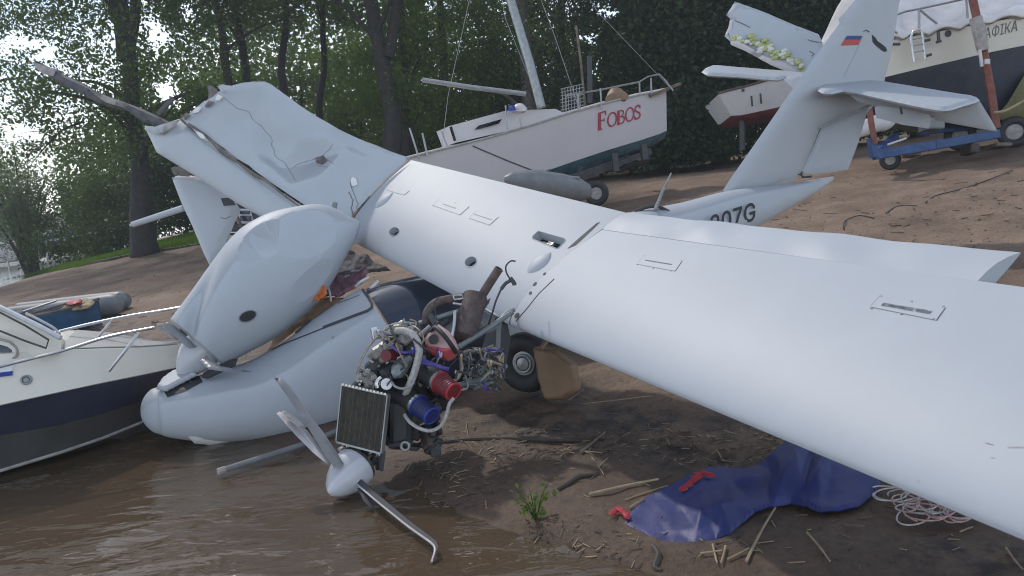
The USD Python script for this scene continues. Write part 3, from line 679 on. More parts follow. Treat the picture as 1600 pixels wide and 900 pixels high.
# ---- right outer wing, broken and bent upwards: nose skin below, torn top skin above
PA = Plane(A_LE, A_TE, U(415, 133, 8.6))
PB = Plane(U(545, 340, 8.05), U(640, 250, 8.35), U(320, 165, 8.55))
from scipy.interpolate import LinearNDInterpolator as LND
_d = np.array([(440, 262, -.02), (492, 247, -.075), (518, 226, .045), (536, 242, .03), (500, 278, .03), (560, 272, .0), (472, 222, .025), (430, 200, .035), (402, 184, -.015), (380, 165, .02), (415, 140, .03), (350, 200, .02), (452, 292, .02), (592, 258, .0), (346, 150, .06), (300, 180, -.03), (396, 240, .03), (424, 222, -.025), (500, 205, .03), (545, 225, -.01), (200, 100, 0), (800, 200, 0), (500, 500, 0), (400, 0, 0)], float)
_dz = LND(np.array([PB.uv(PB.at(x, y)) for x, y, h in _d]), _d[:, 2])
def wav(P): return np.nan_to_num(_dz(P)) + meshkit.fbm(np.c_[P * 1.5, 0 * P[:, 0]], 2, 21) * .06 + (1 - np.clip(np.abs(meshkit.fbm(np.c_[P * 1.3 + 7, 0 * P[:, 0]], 2, 33)) * 6, 0, 1)) * .018
top_skin = [(640, 250), (612, 240), (585, 228), (560, 219), (530, 207), (500, 190), (470, 170), (445, 152), (425, 137), (415, 133), (398, 134), (380, 137), (365, 142), (352, 140), (343, 143), (349, 150), (336, 158), (318, 165), (300, 175), (284, 186), (300, 200), (318, 207), (335, 222), (352, 234), (372, 250), (390, 261), (402, 272), (425, 289), (455, 309), (485, 328), (520, 347), (545, 352), (552, 335), (570, 318), (600, 285)]
tsm = pillow(PB, top_skin, .012, .012, .045, wav)
ts = PL.part('torn_wing_skin', tsm, 'white', label='raised torn top skin of the broken right wing')
# the wing's nose: a rounded shell under the torn edge
nose_up = [(283, 186), (300, 197), (330, 222), (365, 248), (400, 274), (455, 311), (515, 350), (543, 372)]
nose_lo = [(229, 203), (246, 238), (285, 262), (330, 290), (372, 318), (410, 338), (460, 358), (530, 388)]
rings = []
for j in range(len(nose_up)):
    t = j / (len(nose_up) - 1); d = 8.62 + (7.95 - 8.62) * t
    u, l = U(*nose_up[j], d), U(*nose_lo[j], d - .02); n = unit(EYE - u); w = np.linalg.norm(u - l)
    th = np.linspace(-.15, np.pi + .15, 14); arc = []
    for q in th: arc.append((u + l) / 2 + (u - l) / 2 * math.cos(q) + n * w * .26 * math.sin(q))
    arc = np.array(arc); inner = arc - n * .02 + ((u + l) / 2 - arc) * .03
    rings.append(np.vstack([arc, inner[::-1]]))
R = np.array(rings); k = np.linspace(0, len(R) - 1, 50); R = np.stack([R[int(q)] * (1 - q % 1) + R[min(int(q) + 1, len(R) - 1)] * (q % 1) for q in k])
nose_m = rough(loft(R), .012, 4, 9)
ns = PL.part('wing_nose_shell', nose_m, 'white', label='split leading edge of the broken right wing')
PL.part('torn_edge', tube([U(x, y, d) for (x, y), d in zip([(283, 186), (302, 200), (325, 215), (347, 236), (372, 254), (398, 273), (418, 284), (445, 306), (480, 330), (515, 350)], np.linspace(8.5, 7.9, 10))], [.018, .03, .016, .028, .012, .022, .014, .012, .008, .004], 5, 3), 'composite', ns)
for a_, b_ in (((330, 224), (372, 250)), ((300, 200), (326, 221)), ((352, 240), (365, 250)), ((405, 284), (440, 306))):
    PL.part('torn_strip', pillow(Plane(U(*a_, 8.35), U(*b_, 8.3), U(a_[0], a_[1] + 20, 8.3)), [a_, ((a_[0] + b_[0]) / 2 + 4, (a_[1] + b_[1]) / 2 - 1), b_, ((a_[0] + b_[0]) / 2, (a_[1] + b_[1]) / 2 + 5)], .008, .01, .03), 'white_old', ns)
# cracks in the skin
for pts, r in (([(350, 152), (362, 163), (372, 170), (388, 174), (396, 188), (410, 198), (424, 214), (428, 234), (432, 246), (447, 257), (456, 272), (462, 282)], .0024),
               ([(492, 248), (503, 243), (512, 236), (520, 226)], .0025), ([(495, 258), (512, 262)], .0025), ([(500, 246), (516, 252), (522, 256)], .003), ([(458, 262), (475, 254), (492, 247)], .0025), ([(545, 300), (552, 312), (549, 325), (553, 342), (540, 352), (536, 374)], .006), ([(548, 282), (552, 300), (560, 318), (556, 330)], .004)):
    fine = []
    for a_, b_ in zip(pts[:-1], pts[1:]): fine += [tuple(np.array(a_) + (np.array(b_) - a_) * t + (RNG.normal(size=2) * 1.1 if t else 0)) for t in (0, .33, .66)]
    PL.part('skin_crack', line_on(join([tsm, cw, nose_m]), fine + [pts[-1]], r * .85, .0005, 5), 'composite', ts)
PL.part('punctured_flap', [decal(tsm, [(493, 247), (506, 243), (512, 252), (503, 258), (494, 254)], .004, 4)], 'composite', ts, smooth=False)
PL.part('punctured_flap', pillow(PB, [(548, 282), (557, 280), (560, 292), (551, 296)], .006, .01, .03, lambda P: .05 + 0 * P[:, 0]), 'white_old', ts)
PL.part('bent_lug', bar(U(515, 362, 7.75), U(524, 316, 7.75), .05, .03, FW, .008), 'gray_blade', ts)
PL.part('bent_lug', [pillow(Plane(U(530, 380, 7.7), U(550, 372, 7.7), U(540, 390, 7.6)), [(529, 378), (540, 372), (549, 371), (543, 381), (534, 382)], .02, .01, .02), pillow(Plane(U(505, 350, 7.7), U(530, 352, 7.7), U(520, 365, 7.6)), [(507, 352), (514, 350), (527, 357), (520, 367), (511, 360)], .02, .01, .02)], 'gray_blade', ts)
for k, (sh_, m) in enumerate((([(283, 186), (292, 176), (300, 181), (291, 189)], 'composite'), ([(300, 178), (306, 168), (318, 167), (312, 176)], 'white_old'), ([(318, 168), (327, 157), (337, 160), (328, 168)], 'composite'), ([(334, 158), (341, 148), (350, 152), (345, 158)], 'white_old'), ([(347, 145), (343, 138), (352, 139), (356, 144)], 'white'), ([(228, 204), (226, 196), (240, 197), (262, 204), (246, 210)], 'white'), ([(246, 207), (258, 196), (272, 190), (284, 187), (270, 200), (256, 212)], 'spar_pale'), ([(252, 212), (258, 208), (262, 222), (254, 230)], 'tan'))):
    PL.part('torn_shard', pillow(Plane(U(*sh_[0], 8.5), U(*sh_[1], 8.48), U(sh_[2][0] + 3, sh_[2][1] + 4, 8.42)), sh_, .012, .01, .02, lambda P: meshkit.fbm(np.c_[P * 8, 0 * P[:, 0]], 2, 3) * .04), m, ts, smooth=False)
# broken spar and torn pieces at the outer end
SP = Plane(U(50, 93, 8.9), U(275, 198, 8.6), U(150, 170, 8.75))
sp = PL.part('broken_spar', pillow(SP, [(50, 92), (62, 97), (75, 104), (92, 109), (100, 117), (125, 128), (145, 140), (172, 152), (196, 160), (222, 170), (246, 181), (268, 192), (255, 201), (240, 195), (222, 190), (200, 174), (176, 168), (150, 160), (130, 148), (100, 134), (80, 122), (66, 110)], .07, .03, .03), 'spar_dark', label='long broken dark spar sticking out of the right wing')
PL.part('spar_laminate', pillow(SP, [(56, 98), (74, 105), (92, 112), (88, 121), (72, 118), (60, 108)], .02, .01, .03, lambda P: .045 + 0 * P[:, 0]), 'spar_pale', sp)
PL.part('spar_laminate', pillow(SP, [(138, 136), (160, 148), (180, 158), (194, 164), (203, 172), (190, 168), (170, 162), (152, 150)], .02, .01, .03, lambda P: .045 + 0 * P[:, 0]), 'spar_pale', sp)
PL.part('spar_bracket', bar(U(246, 180, 8.62), U(271, 153, 8.62), .05, .03, FW, .006), 'spar_dark', sp)
PR = Plane(U(320, 135, 8.75), U(345, 150, 8.6), U(310, 165, 8.7))
PL.part('torn_flap', pillow(PR, [(322, 130), (334, 136), (347, 148), (337, 158), (318, 166), (302, 173), (312, 165), (325, 158), (326, 146)], .014, .01, .03), 'composite', sp)
PL.part('torn_flap', pillow(Plane(U(268, 260, 8.8), U(300, 270, 8.7), U(280, 280, 8.8)), [(266, 262), (285, 258), (300, 268), (296, 276), (272, 274)], .014, .01, .03), 'composite', sp)
# hanging white panel with a probe, below the broken wing
PH = Plane(U(270, 275, 8.9), U(340, 420, 8.6), U(370, 330, 8.7))
hpm = pillow(PH, [(268, 277), (285, 273), (312, 276), (335, 286), (352, 300), (366, 312), (376, 328), (368, 345), (362, 360), (356, 372), (348, 392), (330, 420), (318, 395), (300, 352), (284, 318)], .09, .12, .05)
hp = PL.part('hanging_wing_panel', hpm, 'white', label='white wing piece hanging under the broken wing')
PL.part('air_probe', [tube([U(207, 351, 9.0), U(287, 325, 8.9)], [.035, .04], 10), cyl(U(203, 352.5, 9.0), U(208, 350.7, 9.0), .014, .014, 8)], 'white', hp)
PL.part('skin_crack', line_on(hpm, [(345, 340), (352, 342), (360, 338)], .004), 'composite', hp)
PL.part('torn_edge', [decal(hpm, [(345, 310), (362, 309), (372, 320), (350, 322)], .004, 4)], 'seam', hp, smooth=False)
# ---- fuselage
fs = [  # upper and lower outline of the body, distance of its axis, half width across the view
    *[((219.5 + 36 * s_, 643 - 40 * f_), (219.5 + 46 * s_, 643 + 38.5 * f_), 6.44 + .10 * s_, .20 * f_ + .08 * s_) for s_, f_ in ((.001, .04), (.02, .2), (.07, .37), (.16, .54), (.3, .714), (.5, .866), (.8, .96))], ((292, 592), (304, 687), 6.58, .36), ((336, 579), (354, 690), 6.66, .46),
    ((385, 566), (410, 689), 6.78, .54), ((440, 536), (475, 684), 6.9, .57), ((505, 488), (550, 670), 7.02, .58), ((575, 447), (640, 650), 7.2, .58), ((690, 420), (740, 590), 7.5, .55),
    ((800, 390), (850, 530), 7.85, .48), ((900, 355), (955, 480), 8.15, .42), ((985, 333), (1045, 430), 8.4, .37), ((1060, 319), (1115, 392), 8.6, .31), ((1130, 301), (1170, 362), 8.8, .25), ((1200, 291), (1222, 332), 9.05, .17), ((1262, 282), (1270, 304), 9.25, .09), ((1300, 276), (1302, 281), 9.4, .02)]
def body(secs, n=40, pw=.86, sub=5, mod=None, pwf=None):
    C = np.array([(U(*u, d) + U(*l, d)) / 2 for u, l, d, w in secs]); X = np.array([(U(*u, d) - U(*l, d)) / 2 for u, l, d, w in secs]); W = np.array([w for *_, w in secs])
    m = len(secs); 
    from scipy.interpolate import PchipInterpolator
    kk = np.arange(m); qq = np.linspace(0, m - 1, (m - 1) * sub + 1); Cs, Xs, Ws = (PchipInterpolator(kk, A)(qq) for A in (C, X, W))
    Tn = np.gradient(Cs, axis=0); th = np.arange(n) * 2 * np.pi / n; rings = []
    for i in range(len(Cs)):
        dp = unit(np.cross(Xs[i], Tn[i])); dp = dp if dp @ FW > 0 else -dp
        if pwf: pw = pwf(i / (len(Cs) - 1))
        c, s = np.cos(th), np.sin(th); r = 1.0 if mod is None else mod(i / (len(Cs) - 1), th)
        rings.append(Cs[i] + (np.sign(c) * np.abs(c) ** pw * r)[:, None] * Xs[i] + (np.sign(s) * np.abs(s) ** pw * r)[:, None] * dp * Ws[i])
    return loft(rings)
fm = body(fs)
glz = [(566, 449), (607, 512), (652, 588), (690, 640), (780, 640), (800, 380), (600, 400)]
fcut = solid(loft([[U(x, y, 5.4) for x, y in glz], [U(x, y, 8.6) for x, y in glz]]))
fu = PL.part('fuselage', solid(fm) - fcut, 'white', smooth=50)
gm_ = solid(fm) ^ fcut; gv = tri(gm_)[0].mean(0)
PL.part('cabin_glazing', gm_.translate(list(-gv)).scale([.97, .97, .97]).translate(list(gv)), 'glass_dark', fu, smooth=50)
PL.part('nose_slot', decal(fm, [(256, 611), (285, 598), (311, 587), (317, 597), (291, 611), (262, 621)], .004, 5), 'dark', fu, smooth=False)
PL.part('nose_hatch', pillow(Plane(U(245, 608, 6.36), U(305, 588, 6.42), U(272, 580, 6.56)), [(244, 608), (248, 600), (256, 591), (271, 580), (288, 577), (303, 579), (308, 585), (283, 598), (258, 611)], .05, .025, .02), 'white', fu, smooth=60)
PL.part('door_seam', decal(fm, ribbon([(398, 560), (440, 539), (480, 523), (520, 507), (555, 494), (571, 488)], 1.8), .003, 6), 'seam', fu, smooth=False)
PL.part('door_seam', decal(fm, ribbon([(505, 512), (555, 493), (574, 486), (581, 481), (581, 475), (575, 464), (566, 452)], 4.2), .004, 4), 'seam', fu, smooth=False)
PL.part('door_trim', line_on(fm, [(522, 476), (545, 468), (562, 461)], .004, .001), 'seam', fu)
q, n = castn(fm, 465, 507)
PL.part('door_handle', bar(castn(fm, 457, 514)[0] + n * .012, castn(fm, 474, 491)[0] + n * .012, .035, .02, n, .005), 'seam', fu)
q, n = castn(fm, 520, 527); PL.part('drain_plug', cyl(q, q + n * .006, .012, .012, 10), 'steel', fu)
PL.part('keel_strake', pillow(Plane(U(300, 688, 6.35), U(520, 670, 6.7), U(400, 692, 6.6)), [(292, 681), (340, 684), (420, 684), (500, 676), (535, 664), (541, 676), (500, 688), (430, 696), (350, 697), (304, 693)], .03, .012, .03), 'white_old', fu)
# cabin: dark rear glazing, sill, torn floor and cloth seen through the open windscreen
PL.part('roof_post', tube([U(556, 447, 7.25), U(564, 440, 7.2), U(575, 434, 7.3)], .014, 8, 4), 'white_old', fu)
PL.part('roof_post', tube([U(573, 458, 7.1), U(583, 447, 7.1), U(590, 440, 7.2)], .016, 8, 4), 'white_old', fu)
def crumple(plane, pix, t, amp, seed, m, name, parent, res=.03):
    return PL.part(name, pillow(plane, pix, t, .02, res, lambda P: meshkit.fbm(np.c_[P * 6, 0 * P[:, 0]], 4, seed) * amp), m, parent)
PC = Plane(U(420, 545, 7.25), U(560, 440, 7.6), U(500, 440, 7.7))
crumple(PC, [(415, 560), (430, 530), (470, 492), (505, 470), (540, 470), (520, 490), (470, 515)], .03, .1, 3, 'brown_ply', 'cabin_floor', fu)
crumple(Plane(U(484, 480, 6.95), U(515, 460, 7.0), U(500, 442, 7.1)), [(484, 470), (494, 452), (503, 444), (511, 450), (515, 464), (505, 472), (490, 477)], .06, .2, 4, 'orange', 'orange_cloth', fu, .02)
PC2 = Plane(U(500, 470, 7.45), U(590, 425, 7.75), U(540, 400, 8.0))
crumple(PC2, [(498, 474), (505, 446), (530, 440), (560, 436), (580, 431), (572, 444), (555, 456), (530, 468)], .05, .14, 5, 'pink_cloth', 'seat_cloth', fu, .02)
crumple(Plane(U(500, 440, 7.8), U(600, 420, 8.0), U(545, 395, 8.2)), [(496, 450), (520, 415), (540, 396), (575, 408), (612, 432), (570, 432), (530, 442)], .04, .12, 6, 'spar_dark', 'cabin_lining', fu, .02)
PL.part('cabin_frame', tube([U(512, 446, 7.35), U(515, 456, 7.3), U(517, 470, 7.2)], .01, 6), 'white_old', fu)
for a_, b_ in (((528, 424), (553, 418)), ((538, 433), (566, 428)), ((532, 414), (548, 409))):
    PL.part('cabin_frame', tube([U(*a_, 7.6), U(*b_, 7.7)], .016, 6), 'spar_pale', fu)
# text on the tail boom
lettering(fm, '907G', (1110, 366), (1180, 343), .20, .004, 'letter', fu, 'registration_text', True)
PL.part('skylight_rim', tube([U(x, y, 8.25) for x, y in ((992, 331), (1010, 324), (1028, 323), (1044, 330), (1050, 336))], .02, 6, 4), 'seam', fu)
PL.part('antenna', tube([U(1024, 327, 8.2), U(1035, 300, 8.15), U(1049, 270, 8.1)], [.022, .016, .008], 8), 'steel', fu)
# ---- tail
PF = Plane(U(1130, 300, 8.85), U(1300, 275, 9.4), U(1345, 0, 9.15))
fin_px = [(1126, 303), (1140, 281), (1180, 224), (1222, 163), (1262, 105), (1312, 36), (1310, 30), (1336, 0), (1352, -26), (1420, -40), (1405, 5), (1400, 40), (1392, 84), (1376, 152), (1352, 180), (1318, 185), (1282, 200), (1252, 273), (1238, 282), (1200, 292), (1165, 299)]
finm = pillow(PF, fin_px, .13, .22, .05)
fi = PL.part('tail_fin', finm, 'white', smooth=60)
PL.part('fin_flag', decal(finm, [(1323, 56), (1347, 56), (1344.5, 62), (1319, 62)], .003, 5), 'flag_blue', fi, smooth=False)
PL.part('fin_flag', decal(finm, [(1319, 62.3), (1344.3, 62.3), (1341, 70), (1313, 71.5)], .003, 5), 'flag_red', fi, smooth=False)
PL.part('torn_gap', decal(finm, [(1362, 54), (1367, 58), (1371, 64), (1378, 69), (1384, 74), (1386, 80), (1381, 81), (1374, 76), (1368, 71), (1363, 65)], .003, 3), 'dark', fi, smooth=False)
PL.part('skin_crack', line_on(finm, [(1349, 49), (1354, 47), (1358, 50)], .006), 'seam', fi)
PL.part('fin_seam', line_on(finm, [(1318, 120), (1334, 88), (1349, 56)], .002), 'wire_grey', fi)
# rudder: bent off to the side below the stabilizer
PRu = Plane(U(1282, 200, 9.28), U(1252, 273, 9.35), U(1345, 262, 9.15))
rum = pillow(PRu, [(1284, 198), (1320, 180), (1358, 162), (1352, 186), (1340, 226), (1325, 265), (1300, 269), (1252, 273), (1266, 240)], .05, .05, .05)
PL.part('rudder', rum, 'white', fi, smooth=60)
PL.part('rudder_hinge', [tube([U(1250, 270, 9.2), U(1254, 277, 9.15), U(1268, 276, 9.15)], .012, 6), box(U(1249, 271, 9.2), RT * .03, UP * .02, FW * .03, .005)], 'alu_dark', fi)
PL.part('control_cable', tube([U(1279, 201, 9.15), U(1320, 181, 9.1), U(1372, 160, 9.05)], .008, 6), 'wire_grey', fi)
# near stabilizer, drooped elevator and tab
PS = Plane(U(1280, 140, 8.95), U(1480, 171, 8.0), U(1528, 155.5, 8.45))
sm = pillow(PS, [(1276, 141), (1284, 134), (1300, 127), (1318, 123), (1345, 126), (1385, 131), (1440, 140), (1500, 150), (1522, 153), (1531, 157), (1524, 161), (1506, 166), (1488, 172), (1474, 174), (1430, 166), (1380, 155), (1340, 146), (1318, 143), (1300, 147), (1285, 146)], .07, .07, .04)
st = PL.part('stabilizer', sm, 'white', fi, smooth=60, label='near stabilizer with its sunlit top')
PE = Plane(U(1320, 146, 8.9), U(1528, 158, 8.4), U(1560, 208, 8.5))
PL.part('elevator', pillow(PE, [(1318, 143), (1380, 155), (1478, 172), (1506, 164), (1530, 158), (1545, 182), (1560, 208), (1500, 197), (1462, 190), (1456, 181), (1430, 176), (1372, 168), (1340, 160)], .035, .03, .04, lambda P: P[:, 0] * 0 - .03), 'white', fi, smooth=60)
PL.part('trim_tab', pillow(Plane(U(1368, 164, 8.7), U(1456, 178, 8.45), U(1452, 201, 8.5)), [(1366, 164), (1410, 170), (1457, 180), (1451, 201), (1410, 195), (1369, 184)], .02, .015, .04), 'white', fi)
PL.part('tab_hinge', tube([U(1407, 168, 8.4), U(1409, 178, 8.38)], .012, 6), 'alu_dark', fi)
PT = Plane(U(1100, 112, 9.9), U(1250, 128, 9.4), U(1240, 114, 9.75))
PL.part('far_stabilizer', pillow(PT, [(1096, 113), (1102, 107), (1115, 103.5), (1180, 109), (1232, 113), (1275, 118), (1285, 132), (1262, 142), (1246, 136), (1226, 123), (1215, 126), (1160, 121), (1105, 118)], .06, .06, .04), 'white', fi, smooth=60)
PL.part('far_elevator', pillow(Plane(U(1226, 124, 9.3), U(1275, 140, 9.3), U(1255, 118, 9.6)), [(1224, 124), (1250, 118), (1290, 118), (1270, 150), (1240, 138)], .03, .03, .04), 'white', fi)
# ---- right engine nacelle, tipped over with the wing
nsx = [((267, 501), (350, 572), 6.62, .27), ((281, 483), (368, 560), 6.66, .31), ((300, 457), (394, 546), 6.72, .34), ((322, 425), (424, 530), 6.80, .37), ((345, 393), (454, 509), 6.90, .39), ((370, 369), (483, 484), 7.02, .40),
       ((400, 353), (508, 456), 7.15, .39), ((435, 344), (527, 428), 7.3, .37), ((470, 341), (538, 404), 7.45, .33), ((503, 355), (545, 389), 7.6, .28), ((534, 366), (553, 378), 7.75, .22)]
def cheek(t, th):
    ang = lambda q: np.angle(np.exp(1j * (th - q)))
    fade = max(0, 1 - t / .42) ** 1.1
    return 1 - .30 * fade * np.exp(-(ang(4.8 + 2.9 * t) / .24) ** 2) + .05 * fade * np.exp(-(ang(4.25 + 2.4 * t) / .3) ** 2) + .05 * np.exp(-(ang(6.0) / .22) ** 2) * np.clip((t - .4) * 3, 0, 1)
nm = body(nsx, n=64, mod=cheek, pwf=lambda t: .95 - .27 * min(1, max(0, (t - .25) / .5)))
def flat(sol, x, y, depth, tilt):
    q, n = castn(nm, x, y); n = unit(n + np.array(tilt)); return sol.trim_by_plane(list(map(float, -n)), float(-(n @ q) + depth))
nsol = solid(nm)
for x, y, dpt, tl in ((482, 380, .024, (0, 0, .15)), (415, 392, .012, (-.1, 0, .2)), (505, 418, .012, (.1, -.1, -.1))): nsol = flat(nsol, x, y, dpt, tl)
na = PL.part('engine_nacelle', nsol, 'white', smooth=60, label='closed white cowling of the right engine')
nv_, nf_, _ = tri(nsol); nm = trimesh.Trimesh(nv_, nf_, process=False)
PL.part('exhaust_port', decal(nm, ell(387, 494, 14, 8, -.38), .004, 4), 'dark', na, smooth=False)
PL.part('exhaust_rim', line_on(nm, np.vstack([ell(387, 494, 14, 8, -.38), ell(387, 494, 14, 8, -.38)[:1]]), .005, .003, 6, 3), 'gray_blade', na)
PL.part('cowl_lip', decal(nm, ribbon([(268, 503), (290, 520), (315, 543), (348, 571)], 3), .003, 4), 'composite', na, smooth=False)
ax = unit(U(281, 577, 6.5) - U(322, 530, 6.66))
PL.part('cowl_front', revolve(U(312, 535, 6.66), ax, [(-.05, .21), (.0, .21), (.012, .19)]), 'dark', na)
PL.part('right_spinner', revolve(U(320, 541, 6.62), ax, [(0, .17), (.06, .168), (.15, .145), (.24, .10), (.30, .05), (.325, .004)]), 'spinner', na, smooth=60)
PL.part('propeller_stub', pillow(Plane(U(258, 505, 6.4), U(300, 540, 6.4), U(290, 500, 6.5)), [(258, 502), (270, 506), (283, 518), (300, 535), (307, 542), (296, 545), (282, 534), (268, 522), (258, 512)], .03, .02, .02), 'gray_blade', na)
PL.part('propeller_stub', pillow(Plane(U(240, 508, 6.45), U(280, 530, 6.4), U(270, 505, 6.5)), [(238, 506), (254, 505), (272, 521), (282, 532), (266, 528), (250, 516)], .02, .01, .02), 'spar_pale', na)
PL.part('propeller_stub', pillow(Plane(U(312, 560, 6.25), U(350, 580, 6.15), U(340, 560, 6.3)), [(312, 562), (322, 556), (345, 572), (372, 577), (396, 581), (372, 581), (345, 580), (326, 577)], .02, .012, .02), 'gray_blade', na)
PL.part('propeller_stub', pillow(Plane(U(320, 580, 6.4), U(372, 562, 6.35), U(360, 590, 6.3)), [(318, 582), (330, 575), (362, 561), (372, 560), (368, 572), (345, 583), (325, 592), (315, 590)], .03, .02, .02), 'dark', na)
# ---- landing wheel under the left wing
wcen = U(822, 566, 6.35); wax = unit(np.array([-.45, -.89, .05]))
wh = PL.part('wheel', torus(wcen, wax, .17, .085), 'black', smooth=60)
PL.part('wheel_rim', [revolve(wcen - wax * .05, wax, [(0, .10), (.06, .115), (.10, .10), (.105, .06), (.12, .05), (.13, .0)]), torus(wcen + wax * .06, wax, .07, .012)], 'steel', wh, smooth=40)
PL.part('landing_leg', tube([wcen, wcen + np.array([.05, .25, .1]), U(850, 500, 7.0)], .03, 8), 'white', wh)
# ---- left engine, stripped of its cowling and hanging from the wing
eA = unit(U(545, 735, 5.05) - U(765, 560, 5.75)); eC = unit(-FW - eA * (-FW @ eA)); eB = unit(np.cross(eC, eA)); eB = eB if eB @ UP > 0 else -eB
EO = U(645, 600, 5.38)
def E(a, b, c): return EO + a * eA + b * eB + c * eC
def ebox(a, b, c, la, lb, lc, bev=.01): return box(E(a, b, c), eA * la / 2, eB * lb / 2, eC * lc / 2, bev)
en = PL.part('engine', rough(join([ebox(0, -.02, -.12, .50, .34, .3, .04)]), .0, 3), 'alu_dark', label='exposed left engine without its cowling')
PL.part('gearbox', [revolve(E(.22, -.03, -.08), eA, [(0, .15), (.10, .15), (.14, .12), (.22, .10), (.24, .07), (.34, .06)])], 'alu_dark', en, smooth=40)
# radiator
rp = Plane(U(537, 601, 5.08), U(608, 617, 4.98), U(528, 690, 5.06)); rq = [(537, 601), (608, 617), (598, 708), (528, 690)]
ra = PL.part('radiator', pillow(rp, rq, .045, .004, .2), 'radiator', en, smooth=False)
uvq = rp.poly(rq); fins = []
for t in np.linspace(.02, .98, 64):
    a_, b_ = uvq[0] + (uvq[3] - uvq[0]) * t, uvq[1] + (uvq[2] - uvq[1]) * t
    fins.append(bar(rp.xyz(a_, .024), rp.xyz(b_, .024), .0022, .006, rp.n))
for t in np.linspace(.04, .96, 9):
    a_, b_ = uvq[0] + (uvq[1] - uvq[0]) * t, uvq[3] + (uvq[2] - uvq[3]) * t
    fins.append(bar(rp.xyz(a_, .022), rp.xyz(b_, .022), .004, .004, rp.n))
PL.part('radiator_fins', fins, 'radiator', ra, smooth=False, kind='stuff')
for i in range(4):
    a_, b_ = uvq[i], uvq[(i + 1) % 4]; PL.part('radiator_frame', bar(rp.xyz(a_, .006), rp.xyz(b_, .006), .009 if i % 2 else .014, .05, rp.n, .002), 'steel', ra)
PL.part('radiator_tank', [box(U(628, 660, 5.2), RT * .07, UP * .17, FW * .10, .03)], 'black_plastic', en)
for i in range(13):
    t = (i + .5) / 13; p = rp.xyz(uvq[0] + (uvq[1] - uvq[0]) * t, .03); PL.part('radiator_clip', bar(p, p + unit(UP) * .012, .014, .01, rp.n), 'chrome', ra)
# cylinder heads and castings
rng = np.random.default_rng(12)
heads = [(573, 590, .10, .085, 'alu'), (586, 570, .10, .08, 'alu_dark'), (592, 550, .12, .08, 'alu'), (612, 535, .11, .08, 'alu_dark'), (632, 530, .10, .09, 'alu'), (620, 515, .12, .06, 'alu'), (608, 582, .12, .10, 'alu_dark'), (648, 548, .12, .11, 'alu_dark'), (560, 600, .07, .05, 'alu_dark')]
for x, y, w, h, m in heads:
    c = U(x, y, 5.22); PL.part('cylinder_cover', box(c, eA * w * .55, eB * h * .55, eC * .07, .018), m, en)
    for k in range(3):
        q = c + eC * .072 + eA * rng.uniform(-.4, .4) * w + eB * rng.uniform(-.4, .4) * h; PL.part('bolt', cyl(q, q + eC * .012, .009, .008, 6), 'chrome', en)
for x, y, r, l in ((571, 583, .026, .05), (583, 592, .026, .06), (577, 601, .03, .05), (600, 560, .03, .06), (608, 540, .035, .05), (598, 523, .03, .06), (622, 545, .03, .05), (640, 515, .022, .06), (563, 577, .02, .05)):
    c = U(x, y, 5.14); PL.part('engine_fitting', [cyl(c - eC * l / 2, c + eC * l / 2, r, r * .85, 12), cyl(c + eC * l / 2, c + eC * (l / 2 + .02), r * .6, r * .5, 10)], 'alu', en)
for k in range(34):
    x, y = rng.uniform(585, 670), rng.uniform(515, 600); c = U(x, y, 5.2 + rng.uniform(-.03, .1)); R = unit(rng.normal(size=3)); S = unit(np.cross(R, rng.normal(size=3))); s = rng.uniform(.012, .035)
    m = ['alu', 'alu_dark', 'black_plastic', 'steel', 'alu_dark', 'chrome'][k % 6]
    PL.part('engine_fitting', box(c, R * s * rng.uniform(.8, 2.2), S * s, np.cross(R, S) * s * .8, s * .2) if k % 2 else cyl(c - R * s * 1.5, c + R * s * 1.5, s * .6, s * .5, 10), m, en)
PL.part('ignition_cap', cyl(U(612, 556, 5.14), U(603, 556, 5.05), .042, .038, 18), 'red', en)
PL.part('air_box', pillow(Plane(U(612, 565, 5.1), U(645, 555, 5.15), U(625, 595, 5.08)), [(612, 572), (622, 560), (640, 553), (647, 560), (640, 575), (628, 590), (616, 592), (611, 582)], .07, .03, .02), 'green_tube', en)
ga = PL.part('gauge', [cyl(U(607, 600, 5.1), U(604, 600, 5.0), .042, .042, 24)], 'black_plastic', en)
PL.part('gauge_face', cyl(U(604.2, 600, 5.003), U(603.9, 600, 4.993), .037, .037, 24), 'gauge', ga)
PL.part('gauge_needle', bar(U(604, 600, 4.985), U(607, 596, 4.985), .004, .003), 'seam', ga)
PL.part('gauge_fitting', tube([U(595, 590, 5.05), U(589, 597, 5.03), U(590, 606, 5.03)], .014, 8, 4), 'chrome', en)
# intake trunks with red and blue filters
for name, a_, b_, m, rm in (('blue_air_filter', (652, 632), (682, 656), 'blue_filter', 'blue_bright'), ('red_air_filter', (686, 596), (714, 616), 'red', 'red_bright')):
    p, q = U(*a_, 5.05), U(*b_, 4.93); t = unit(q - p)
    PL.part('intake_trunk', tube([p - t * .26 + eC * -.08, p - t * .12, p - t * .01], [.085, .08, .07], 16, 3), 'black', en)
    fl = PL.part(name, revolve(p, t, [(0, .066), (.01, .071)] + [(.02 + i * .010, .071 - i * .0011 + (.002 if i % 2 else -.001)) for i in range(13)] + [(.155, .058), (.157, .0)]), m, en, smooth=25)
    PL.part('filter_clamp', revolve(p - t * .02, t, [(0, .065), (.002, .071), (.024, .071), (.026, .065)]), 'chrome', fl)
    PL.part('filter_band', torus(p + t * .150, t, .057, .008), rm, fl)
    PL.part('filter_ring', torus(p + t * .014, t, .071, .006), rm, fl)
